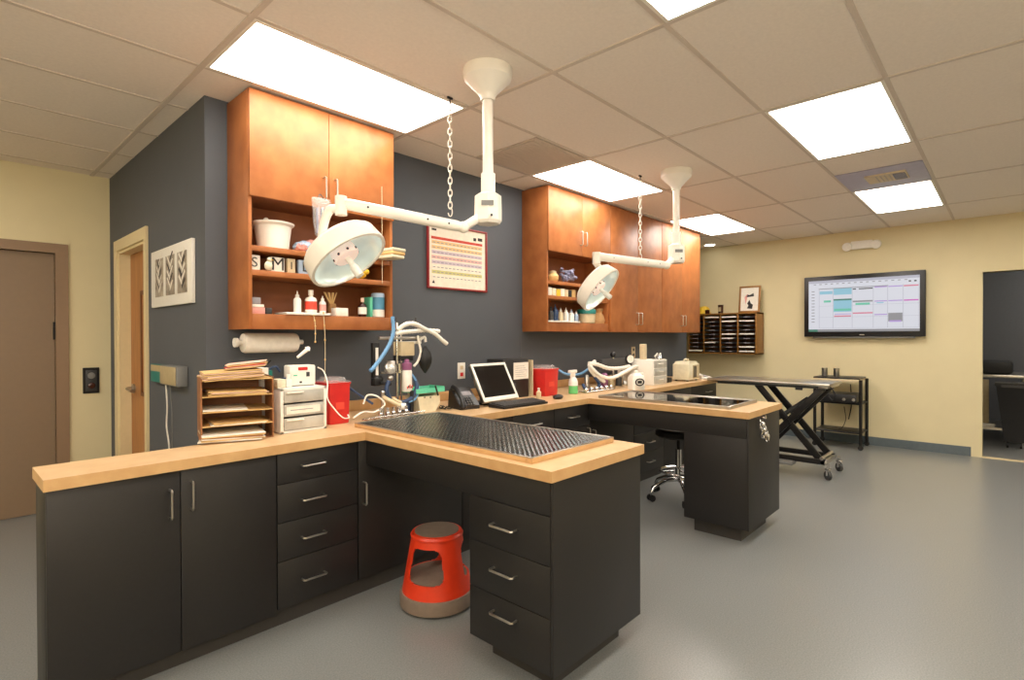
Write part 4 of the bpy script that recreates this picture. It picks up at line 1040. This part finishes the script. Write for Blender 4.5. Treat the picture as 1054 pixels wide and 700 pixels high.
# keyboard
t = thing('keyboard', 'black computer keyboard in front of the monitor', 'keyboard', (1.95,-.33,Z))
M = Matrix.Translation((1.965,-.315,Z)) @ Matrix.Rotation(R_(-2),4,'Z')
one().prism([(-.08,.002),(.08,.002),(.08,.028),(-.08,.014)], 'x', -.225, .225, 'black_plastic', M=M).build('body', t)
Mk = M @ Matrix.Translation((0,-.08,.014)) @ Matrix.Rotation(R_(5),4,'X')
b = one()
for r in range(5):
    for c in range(19):
        b.box(-.215+c*.0225,-.215+c*.0225+.019,.012+r*.027,.012+r*.027+.022,0,.009,'dark_grey',M=Mk)
b.build('keys', t)
# mouse
b = thing('computer_mouse', 'black computer mouse in front of the far red bin', 'mouse', (2.47,-.27,Z))
one().ball((2.475,-.275,Z+.016),(.052,.034,.022),'black_plastic').build('shell', b)
one().tube(curve([(2.50,-.25,Z+.012),(2.56,-.2,Z+.005),(2.60,-.13,Z+.004),(2.70,-.02,Z+.004)],6),.003,'black_rubber',6).build('cable', b)
# black computer box with paper
t = thing('computer_tower', 'black upright computer case with a white notice taped on', 'computer', (2.25,.05,Z))
x0, x1, y0, y1 = 2.15, 2.46, .02, .20; h = .315
one().box(x0,x1,y0,y1,Z,Z+h,'black_plastic',bev=.006).build('case', t)
one().box(2.21,2.30,y0-.004,y0,Z+.03,Z+.12,'dark_grey',bev=.002).build('vent_panel', t)
f = one(); f.box(2.27,2.45,y0-.005,y0-.003,Z+.15,Z+.285,'paper')
for k in range(6): f.box(2.29,2.43-.015*(k%3),y0-.0056,y0-.004,Z+.17+.017*k,Z+.1725+.017*k,'ink_soft')
f.build('paper_notice', t)
b = one(); b.box(2.487,2.494,.0,.10,Z,Z+.30,'beige').box(2.47,2.505,.0,.10,Z,Z+.006,'beige'); b.build('sheet_stand', label='thin pale upright stand between the black case and the red bin', cat='stand')
x = sx(554.5,-.13,400)
t = lathe_thing('hand_lotion', 'tiny tan bottle beside the foot of the far red bin', 'bottle', x, -.13, Z, [(.018,0),(.02,.005),(.02,.05),(.01,.06)], 'beige', [('pump', [(.008,.06),(.008,.075),(.014,.078),(.004,.084)], 'white_plastic')])
# spray bottle
x = sx(590,-.13,395)
t = thing('spray_bottle', 'clear spray bottle of green liquid with a white trigger', 'spray bottle', (x,-.13,Z))
one().lathe([(.036,0),(.04,.005),(.04,.07)], (x,-.13,Z), 'green_liquid', 28).build('liquid', t)
one().lathe([(.041,.07),(.041,.10),(.034,.125),(.016,.145),(.015,.155)], (x,-.13,Z), 'frosted', 28).build('bottle_top', t)
b = one(); b.lathe([(.02,.15),(.02,.175),(.014,.178)], (x,-.13,Z), 'white_plastic', 20); b.box(x-.055,x+.04,-.147,-.113,Z+.178,Z+.205,'white_plastic',bev=.006); b.box(x-.06,x-.052,-.142,-.118,Z+.182,Z+.2,'white_plastic'); b.tube(curve([(x-.02,-.13,Z+.18),(x-.035,-.13,Z+.16),(x-.03,-.13,Z+.135)],4),.006,'white_plastic',8); b.build('trigger_head', t)

# ---- far anesthesia machine
t = thing('anesthesia_machine', 'far anesthesia machine with looping white hoses and a dial gauge', 'anesthesia machine', (3.25,-.05,Z))
Yq = -.02
b = one(); 
for px, pt_ in ((631,364),(641,374),(615,385)): q = A(px,400,Yq); b.cyl((q.x,Yq,Z),(q.x,Yq,A(px,pt_,Yq).z),.012,'chrome')
b.build('pole', t)
b = one(); q0, q1 = A(617,370,Yq), A(648,377,Yq); b.box(q0.x,q1.x,Yq-.03,Yq+.03,q1.z,q0.z,'dark_grey',bev=.006); b.build('cross_block', t)
q = A(631,366,Yq); one().ball((q.x,Yq,q.z+.01),.03,'black_plastic').build('knob', t)
q = A(648,369.5,-.06); one().lathe([(.045,0),(.048,.01),(.048,.03),(.042,.034)], (q.x,-.05,q.z), 'black_plastic', 28, axis=(-.5,-1,0)).build('gauge_case', t)
one().lathe([(.041,.034),(.01,.0345)], (q.x,-.05,q.z), 'paper', 28, axis=(-.5,-1,0)).build('gauge_face', t)
for pl in ([A(606,375,-.12),A(610,380,-.14),A(618,387,-.15),A(630,389,-.16),A(643,383,-.15),A(652,378,-.13),A(656,377,-.1)],
           [A(606,374,-.08),A(614,375,-.10),A(626,379,-.12),A(638,379,-.12),A(648,377,-.10)],
           [A(612,372,-.04),A(607,378,-.08),A(612,386,-.12),A(622,393,-.14)]):
    b = one(); pts, rs = corr(pl, .019, 8); b.tube(pts, rs, 'white_plastic', 12); b.build('corrugated_tube', t)
b = one(); pts, rs = corr([A(612,388,-.12),A(617,396,-.14),A(612,403,-.16),A(604,402,-.18),A(600,396,-.12)], .016, 8); b.tube(pts, rs, 'dark_blue', 12)
pts, rs = corr([A(575,381,.1),A(583,385,.06),A(597,385,.02),A(608,378,0)], .012, 8); b.tube(pts, rs, 'blue_hose', 10); b.build('blue_hose', t)
b = one()
for px, py, m, r in ((604,388,'steel',.022),(622,386,'purple',.035),(629,392,'beige_dark',.03),(637,389,'dark_grey',.03),(643,394,'steel',.028),(618,398,'dark_blue',.022)):
    q = A(px,py,-.04); b.lathe([(r,0),(r*1.05,.01),(r,q.z-Z),(r*.5,q.z-Z+.02)], (q.x,-.04,Z), m, 18)
b.build('canisters', t)
b = one()
for y in (-.22,-.12): b.cyl((2.95,y,Z+.01),(3.40,y,Z+.01),.006,'chrome')
for k in range(6): b.cyl((2.97+k*.08,-.22,Z+.01),(2.97+k*.08,-.12,Z+.01),.005,'chrome',seg=8); b.lathe([(.02,0),(.02,.03),(.01,.04)], (2.97+k*.08,-.2,Z+.005), 'chrome', 12)
b.build('base_rack', t)
# white jug
t = thing('jug', 'white plastic jug with a bold dark emblem on the far counter', 'jug', (3.45,-.33,Z))
M = Matrix.Translation((3.53,-.37,Z)) @ Matrix.Rotation(R_(-30),4,'Z')
b = one(); b.rings([[M@Vector((cx*k,cy*k,z)) for cx,cy in ((.062,.045),(.045,.06),(-.045,.06),(-.062,.045),(-.062,-.045),(-.045,-.06),(.045,-.06),(.062,-.045))] for z,k in ((0,.93),(.006,1),(.11,1),(.135,.85),(.15,.45),(.155,.4))], 'white_plastic'); b.build('body', t)
b = one(); b.lathe([(.022,.15),(.022,.175),(.018,.178)], M@Vector((0,0,0)), 'white_plastic', 18); b.build('cap', t)
b = one(); b.tube([M@Vector((.022,0,.15)),M@Vector((.07,0,.15)),M@Vector((.078,0,.12)),M@Vector((.066,0,.09))], .008, 'white_plastic', 8); b.build('handle', t)
b = one()
Me = M @ Matrix.Translation((0,-.0625,.075)) @ Matrix.Rotation(R_(90),4,'X')
for a0 in (0,): 
    b.tube([Me@Vector((.042*math.cos(a),.030*math.sin(a),0)) for a in [k*math.pi/10 for k in range(20)]], .006, 'ink', 6, closed=True)
b.box(-.02,.02,-.012,.012,-.002,.003,'ink',M=Me); b.build('emblem', t)
# far drawer tower
t = thing('drawer_tower', 'beige-white three-drawer tower with a box on top on the far counter', 'drawers', (3.95,-.08,Z))
pL = A(673,397,-.29)
x0, x1, y0, y1 = 4.0, 4.30, -.29, .12; h = .255
b = one(); b.box(x0,x1,y0,y1,Z,Z+h,'white_plastic',bev=.004); b.build('case', t)
for k in range(3):
    f = one(); f.box(x0+.018,x1-.018,y0-.006,y0+.001,Z+.015+k*.08,Z+.015+k*.08+.072,'frosted_drawer',bev=.002); o = f.build('drawer', t)
    one().box(x0+.10,x1-.10,y0-.016,y0-.006,Z+.05+k*.08,Z+.06+k*.08,'white_plastic',bev=.001).build('pull', o)
zt = Z+h+.0006
one().box(4.03,4.10,-.17,-.12,zt,zt+.16,'beige',bev=.008).build('tall_carton', label='tall slim beige carton standing on the far drawer tower', cat='box')
t = thing('clippers_tray', 'small chrome instruments in a rack on the far drawer tower', 'instrument rack', (4.23,-.23,zt))
b = one(); b.box(4.16,4.295,-.27,-.19,zt,zt+.008,'chrome'); b.build('rack_base', t)
b = one()
for k in range(6): b.cyl((4.17+k*.022,-.235,zt+.005),(4.17+k*.022+.01*(k%2),-.225,zt+.03+.012*(k%3)),.006,'chrome',seg=10); b.ball((4.17+k*.022,-.225,zt+.035+.012*(k%3)),.009,'white_plastic',10)
b.build('instrument', t)
# scope/black thing between tower and cream device
t = thing('microscope', 'small dark instrument with a ball knob between tower and cream device', 'instrument', (4.48,-.16,Z))
b = one(); b.box(4.40,4.52,-.24,-.06,Z,Z+.05,'black_plastic',bev=.008); b.build('base', t)
b = one(); b.cyl((4.46,-.12,Z+.04),(4.46,-.12,Z+.17),.012,'steel'); b.cyl((4.42,-.18,Z+.08),(4.50,-.10,Z+.11),.02,'dark_grey'); b.build('arm', t)
one().ball((4.47,-.14,Z+.19),.042,'black_rubber').build('ball_knob', t)
# cream device
t = thing('cream_appliance', 'cream countertop appliance with a carry handle and front grille', 'appliance', (4.75,-.2,Z))
x0, x1, y0, y1 = 4.69, 4.97, -.35, -.16
b = one(); b.box(x0,x1,y0,y1,Z+.012,Z+.19,'cream_plastic',bev=.01); b.prism([(x0+.01,Z+.18),(x1-.01,Z+.18),(x1-.06,Z+.215),(x0+.05,Z+.215)], 'y', y0+.01, y1-.01, 'cream_plastic'); b.build('case', t)
f = one(); f.box(x0+.10,x1-.02,y0-.005,y0+.001,Z+.03,Z+.175,'beige_dark',bev=.002); 
for k in range(5): f.box(x0+.112+.026*k,x0+.124+.026*k,y0-.008,y0-.004,Z+.04,Z+.165,'dark_grey' if k<3 else 'beige')
f.build('front_grille', t)
b = one(); b.tube(curve([((x0+.09),-.255,Z+.215),((x0+.10),-.255,Z+.234),((x1-.10),-.255,Z+.234),((x1-.09),-.255,Z+.215)],5),.009,'cream_plastic',10); b.build('carry_handle', t)
b = one()
for sx_ in (x0+.03,x1-.03):
    for sy_ in (y0+.03,y1-.03): b.cyl((sx_,sy_,Z),(sx_,sy_,Z+.014),.012,'black_rubber',seg=12)
b.build('feet', t)
# flat white phone at the end
t = thing('cordless_phone', 'flat white phone base at the far end of the counter', 'phone', (5.12,-.22,Z))
M = Matrix.Translation((5.18,-.27,Z)) @ Matrix.Rotation(R_(-10),4,'Z')
one().prism([(-.09,0),(.09,0),(.09,.05),(-.09,.015)], 'x', -.10, .11, 'white_plastic', M=M).build('body', t)
one().box(-.04,.06,-.05,.04,.035,.042,'ink_soft',M=M@Matrix.Rotation(R_(11),4,'X')).build('keypad', t)
one().tube([M@Vector((-.085,-.08,.035)),M@Vector((-.085,.0,.06)),M@Vector((-.085,.08,.07))],.02,'white_plastic',12).build('handset', t)
# cable clutter under tower: dark folded phone at the end below
# ------------------------------------------------------------------ hanging keychain / leash clips on far pedestal
t = thing('hanging_clips', 'bunch of metal clips and rings hanging on the far pedestal side', 'hanging clips', (3.1,Y1-.012,.73))
b = one(); hx = at(784,430,'y',Y1-.02); b.cyl((hx.x,Y1-.012,hx.z),(hx.x,Y1-.045,hx.z),.006,'chrome'); b.cyl((hx.x,Y1-.045,hx.z-.004),(hx.x,Y1-.045,hx.z+.018),.006,'chrome'); b.build('hook', t)
b = one(); random.seed(4)
for k in range(11):
    q = at(783+2.2*math.sin(k*1.3)+.55*k, 434+1.7*k, 'y', Y1-.03); a = random.uniform(0,3)
    r = .016+.004*(k%3); pts = [q+Vector((r*math.cos(s)*math.cos(a), r*.35*math.sin(s+a), r*math.sin(s))) for s in [j*math.pi/6 for j in range(12)]]
    b.tube(pts, .0032, 'chrome', 6, closed=True)
b.build('ring', t)
b = one(); 
for k in range(4): q = at(786+1.5*k, 437+4*k, 'y', Y1-.028); b.lathe([(.006,0),(.009,.012),(.009,.035),(.004,.045)], q-EZ*.03, 'steel', 12, axis=(.3,0,1))
b.build('snap_clip', t)

# ------------------------------------------------------------------ orange step stool
SC = at(450, 619, 'z', 0); SK = .9 
t = thing('step_stool', 'orange-red round step stool with grey top under the near table', 'step stool', SC)
N = 160; NR = 60
def rad_(z): return .205 - .062*max(0,(z-.05))/.35 if z > .05 else .205
def stool_shell():
    bm_ = one(); i = bm_.mi('orange_red')
    zs_ = [.085+.315*k/NR for k in range(NR+1)]
    def hole(ang, z):
        # four openings between four broad legs, rounded corners, between step and top
        a = (ang+R_(95.3)) % (math.pi*2/3)-math.pi/3
        lo, hi = .165, .352
        hw = R_(39)-R_(4)*((z-lo)/(hi-lo))
        if not (lo < z < hi): return False
        u = abs(a)/hw; v = abs((z-(lo+hi)/2)/((hi-lo)/2))
        return u**5+v**5 < 1
    V = {}
    def vv(j, k, inner):
        key = (j % N, k, inner)
        if key not in V:
            z = zs_[k]; a = 2*math.pi*j/N; r = rad_(z)-(.012 if inner else 0)
            V[key] = bm_.bm.verts.new(SC+Vector((r*math.cos(a), r*math.sin(a), z)))
        return V[key]
    solid = {}
    for j in range(N):
        for k in range(NR):
            a = 2*math.pi*(j+.5)/N; z = (zs_[k]+zs_[k+1])/2
            solid[j,k] = not hole(a, z)
    def face(*v):
        try: f = bm_.bm.faces.new(v); f.material_index = i
        except ValueError: pass
    for (j,k), s in solid.items():
        if not s: continue
        face(vv(j,k,0), vv(j+1,k,0), vv(j+1,k+1,0), vv(j,k+1,0)); face(vv(j,k,1), vv(j,k+1,1), vv(j+1,k+1,1), vv(j+1,k,1))
        if k == NR-1 or not solid[j,k+1]: face(vv(j,k+1,0), vv(j+1,k+1,0), vv(j+1,k+1,1), vv(j,k+1,1))
        if k == 0 or not solid[j,k-1]: face(vv(j,k,0), vv(j,k,1), vv(j+1,k,1), vv(j+1,k,0))
        if not solid[(j+1)%N,k]: face(vv(j+1,k,0), vv(j+1,k,1), vv(j+1,k+1,1), vv(j+1,k+1,0))
        if not solid[(j-1)%N,k]: face(vv(j,k,0), vv(j,k+1,0), vv(j,k+1,1), vv(j,k,1))
    return bm_
stool_shell().build('body', t, ang=50)
b = one(); rt_ = rad_(.40)
b.lathe([(rt_-.012,.385),(rt_+.006,.388),(rt_+.008,.40),(rt_,.412),(rt_-.015,.416),(rt_-.02,.41)], SC, 'orange_red', 48); b.build('top_rim', t)
one().lathe([(rt_-.016,.405),(rt_-.018,.4185),(.01,.4195)], SC, 'taupe_rubber', 48).build('top_tread', t)
one().lathe([(rad_(.165)-.013,.15),(rad_(.165)-.013,.166),(.01,.168)], SC, 'taupe_rubber', 48).build('step_tread', t)
one().lathe([(.20,.008),(.212,.015),(.212,.075),(.206,.088),(.19,.09)], SC, 'taupe_rubber', 48).build('base_ring', t)
b = one()
for k in range(3):
    a = k*2.09; c = SC+Vector((.15*math.cos(a),.15*math.sin(a),0)); b.cyl(c+Vector((-.01,0,.018)), c+Vector((.01,0,.018)), .018, 'black_rubber', seg=14)
b.build('castor', t)
t.scale = (SK, SK, SK)

# ------------------------------------------------------------------ rolling stool
RC = Vector((3.37, -.86, 0))
t = thing('rolling_stool', 'black and chrome rolling stool in the far table knee space', 'stool', RC)
one().lathe([(.02,.52),(.17,.525),(.19,.54),(.19,.575),(.175,.595),(.01,.60)], RC, 'black_rubber', 36).build('seat', t)
one().cyl(RC+EZ*.16, RC+EZ*.42, .024, 'chrome').cyl(RC+EZ*.40, RC+EZ*.525, .014, 'black_metal').build('column', t)
b = one(); b.tube([RC+Vector((.15*math.cos(a),.15*math.sin(a),.235)) for a in [k*math.pi/16 for k in range(32)]], .010, 'chrome', 8, closed=True)
for k in range(3): a = k*2.094+.4; b.cyl(RC+EZ*.235, RC+Vector((.15*math.cos(a),.15*math.sin(a),.235)), .008, 'chrome')
b.build('foot_ring', t)
for k in range(5):
    a = R_(147)+k*R_(72); d_ = Vector((math.cos(a), math.sin(a), 0)); e = RC+d_*.255
    l = one().tube([RC+EZ*.17, RC+d_*.12+EZ*.165, RC+d_*.23+EZ*.115, e+EZ*.075], [.022,.018,.015,.012], 'chrome', 12).build('leg', t)
    s = Vector((-d_.y, d_.x, 0)); b = one(); b.cyl(e+s*.012+EZ*.028, e+s*.028+EZ*.028, .027, 'black_rubber'); b.cyl(e-s*.012+EZ*.028, e-s*.028+EZ*.028, .027, 'black_rubber'); b.cyl(e-s*.014+EZ*.028, e+s*.014+EZ*.028, .008, 'dark_grey'); b.cyl(e+EZ*.03, e+EZ*.085, .008, 'chrome'); b.build('castor', l)

# ------------------------------------------------------------------ scissor lift table
LXa, LXb, LYa, LYb = 4.85, 5.37, -1.665, -.48
t = thing('lift_table', 'stainless scissor lift exam table on black crossed legs and castors', 'exam table', (5.11,-1.07,0))
zt = .915
b = one(); b.box(LXa,LXb,LYa,LYb,zt-.03,zt,'steel',bev=.008); b.build('table_top', t)
b = one(); b.box(LXa+.05,LXb-.05,LYa+.06,LYb-.1,zt-.055,zt-.03,'dark_grey'); b.box(LXa+.02,LXb-.02,LYa+.02,LYa+.10,zt-.05,zt-.03,'steel',bev=.003); b.build('under_frame', t)
for x in (LXa+.07, LXb-.11):
    for (ya, za, yb2, zb2) in ((LYa+.07,.872,LYb-.50,.17),(LYb-.50,.872,LYa+.10,.17)):
        dirv = Vector((0,yb2-ya,zb2-za)); L = dirv.length; dirv.normalize(); nrm = Vector((0,-dirv.z,dirv.y))
        off = .0 if ya < -1.2 else .022
        M = Matrix(((1,0,0,x+off),(0,dirv.y,nrm.y,ya),(0,dirv.z,nrm.z,za),(0,0,0,1)))
        one().box(-.014,.014,0,L,-.031,.031,'black_metal',bev=.003,M=M).build('scissor_leg', t)
b = one(); b.cyl((LXa+.05,-1.28,.521),(LXb-.06,-1.28,.521),.02,'black_metal'); b.cyl((LXa+.05,LYa+.08,.19),(LXb-.06,LYa+.08,.19),.016,'steel'); b.cyl((LXa+.05,LYa+.08,.872),(LXb-.06,LYa+.08,.872),.014,'steel'); b.build('cross_shaft', t)
b = one(); b.cyl((5.1,-1.42,.74),(5.1,-1.12,.50),.022,'dark_grey'); b.cyl((5.1,-1.52,.82),(5.1,-1.3,.64),.013,'chrome'); b.build('lift_cylinder', t)
b = one()
for x in (LXa+.05, LXb-.09): b.box(x,x+.04,LYa+.05,LYb-.05,.13,.18,'black_metal',bev=.003)
b.box(LXa+.05,LXb-.05,LYa+.04,LYa+.09,.13,.17,'steel',bev=.003); b.box(LXa+.05,LXb-.05,LYb-.09,LYb-.04,.13,.17,'black_metal',bev=.003); b.build('base_frame', t)
one().box(LXa-.03,LXa+.10,-1.35,-1.02,.10,.135,'grey_plastic',bev=.006).build('foot_pedal', t)
one().box(LXa+.02,LXa+.06,-1.42,-1.36,zt-.075,zt-.05,'black_plastic',bev=.004).build('release_knob', t)
one().tube(curve([(LXa+.1,LYa+.03,.90),(LXa+.1,LYa-.02,.82),(LXa+.12,LYa+.0,.75),(LXa+.13,LYa+.04,.79)],6),.006,'black_rubber',8).build('cable', t)
for x in (LXa+.03, LXb-.03):
    for y in (LYa+.02, LYb-.03):
        b = one(); b.cyl((x,y,.105),(x,y,.15),.014,'chrome'); b.box(x-.022,x+.022,y-.025,y+.025,.095,.107,'chrome',bev=.002)
        b.box(x-.022,x-.018,y-.015,y+.015,.04,.10,'chrome'); b.box(x+.018,x+.022,y-.015,y+.015,.04,.10,'chrome'); o = b.build('castor', t)
        one().cyl((x-.010,y+.010,.042),(x+.010,y-.010,.042),.042,'dark_grey',seg=24).build('wheel', o)

# ------------------------------------------------------------------ black cart with cups
CX0, CX1, CY0, CY1 = 6.62, 7.0, -1.61, -1.12
t = thing('utility_cart', 'black rolling cart with an open shelf against the cream wall', 'cart', (6.81,-1.365,0))
for x in (CX0, CX1):
    for y in (CY0, CY1):
        zt_ = .84 if y == CY0 else .80
        l = one().cyl((x,y,.055),(x,y,zt_),.018,'black_metal',seg=16).build('post', t)
        b = one(); b.cyl((x-.012,y,.028),(x+.012,y,.028),.028,'black_rubber'); b.cyl((x,y,.03),(x,y,.06),.01,'black_metal'); b.build('castor', l)
one().box(CX0-.015,CX1+.015,CY0+.01,CY1+.015,.845,.862,'black_plastic',bev=.004).build('top_shelf', t)
one().box(CX0-.014,CX1+.014,CY0+.02,CY1+.012,.815,.845,'beige',bev=.002).build('top_edge', t)
for z in (.55,.20):
    b = one()
    for y in (CY0,CY1): b.cyl((CX0,y,z),(CX1,y,z),.009,'black_metal',seg=10)
    for x in (CX0,CX1): b.cyl((x,CY0,z),(x,CY1,z),.009,'black_metal',seg=10)
    b.build('rail_ring', t)
one().box(CX0,CX1,CY0,CY1,.545,.56,'black_metal',bev=.002).build('middle_shelf', t)
one().box(CX0,CX1,CY0,CY1,.195,.21,'black_metal',bev=.002).build('bottom_shelf', t)
t = thing('black_device', 'black box with two round knobs on the middle shelf of the cart', 'electronic device', (6.79,-1.36,.561))
one().box(CX0-.02,CX1-.02,-1.57,-1.16,.5615,.66,'black_plastic',bev=.006).build('case', t)
b = one()
for y in (-1.44,-1.54): b.lathe([(.018,0),(.016,.015),(.006,.017)], (CX0-.02,y,.60), 'steel', 16, axis=(-1,0,0))
b.build('knob', t)
one().tube(curve([(CX0+.1,-1.42,.5),(CX0+.08,-1.44,.35),(CX0+.1,-1.40,.24),(CX0+.12,-1.36,.22)],6),.004,'black_rubber',6).build('cable', t)
one().lathe([(.032,0),(.034,.004),(.034,.105),(.031,.105),(.030,.008),(.01,.006)], (6.75,-1.20,.8625), 'steel', 24).build('steel_cup', label='left of the two small steel cups on top of the black cart', cat='cup')
one().lathe([(.032,0),(.034,.004),(.034,.105),(.031,.105),(.030,.008),(.01,.006)], (6.75,-1.33,.8625), 'steel', 24).build('steel_cup', label='right of the two small steel cups on top of the black cart', cat='cup')
one().tube(curve([(XT-.02,-1.42,.75),(XT-.015,-1.43,.5),(XT-.02,-1.40,.3)],6),.006,'black_rubber',8).build('wall_cable', label='dark cable hanging down the cream wall behind the cart', cat='cable')

# ------------------------------------------------------------------ side room
t = thing('steel_work_table', 'stainless work table seen through the right-hand opening', 'table', (8.9,-2.9,0))
one().box(8.3,9.2,-4.2,-1.7,.83,.87,'steel',bev=.004).build('table_top', t)
one().box(8.35,9.15,-4.1,-1.8,.16,.19,'steel').build('lower_shelf', t)
for x in (8.37,9.13):
    for y in (-4.1,-3.05,-1.8): one().cyl((x,y,0),(x,y,.83),.02,'steel').build('leg', t)
p = one(); q0 = at(1012,389,'x',8.5); q1 = at(1043,375,'x',8.5)
p.box(8.42,8.9,q1.y,-2.4,.871,1.04,'black_rubber',bev=.04).build('duffel_bag', label='black bag lying on the stainless work table in the side room', cat='bag')
t = thing('waste_bin', 'dark tapered bin on castors in front of the side room table', 'bin', (8.1,-2.9,0))
cx, cy = 8.08, -2.96
b = one(); b.rings([[Vector((cx+sx_*w*.8,cy+sy_*w,z)) for sx_,sy_ in ((1,1),(-1,1),(-1,-1),(1,-1))] for z,w in ((.07,.09),(.10,.095),(.74,.165),(.76,.18),(.79,.18))], 'black_plastic'); b.build('bin_body', t)
one().box(cx-.16,cx-.15,cy-.12,cy+.12,.74,.77,'dark_grey').build('rim_grip', t)
b = one()
for sx_ in (-.07,.07):
    for sy_ in (-.06,.06): b.cyl((cx+sx_,cy+sy_-.01,.035),(cx+sx_,cy+sy_+.01,.035),.035,'black_rubber')
b.build('castor', t)
one().box(8.36,8.39,-2.72,-2.15,.22,.80,'beige_dark',bev=.004).build('board_panel', label='tan board leaning under the side room table, left of the bin', cat='board')
one().box(8.33,8.40,-2.78,-2.2,.192,.235,'paper',bev=.01).build('paper_roll', label='pale bundle lying on the lower shelf of the side room table', cat='papers')

# ------------------------------------------------------------------ light
def area(loc, rot, size, sy, power, color, name):
    l = bpy.data.lights.new(name, 'AREA'); l.shape = 'RECTANGLE'; l.size = size; l.size_y = sy; l.energy = power; l.color = color
    o = bpy.data.objects.new(name, l); o.location = loc; o.rotation_euler = rot; col.objects.link(o); return o
area((-2.2,-4.6,1.7), (R_(155),0,0), 2.6, 2.0, 130, (1,.9,.78), 'added_bounce_fill')  # added unseen fill lamp, aimed upward to brighten the ceiling
w = bpy.data.worlds.new('world'); sc.world = w; w.use_nodes = True
w.node_tree.nodes['Background'].inputs[0].default_value = (.9,.75,.6,1); w.node_tree.nodes['Background'].inputs[1].default_value = .3
sc.view_settings.view_transform = 'Standard'
sc.view_settings.look = 'None'
sc.view_settings.exposure = 0.0
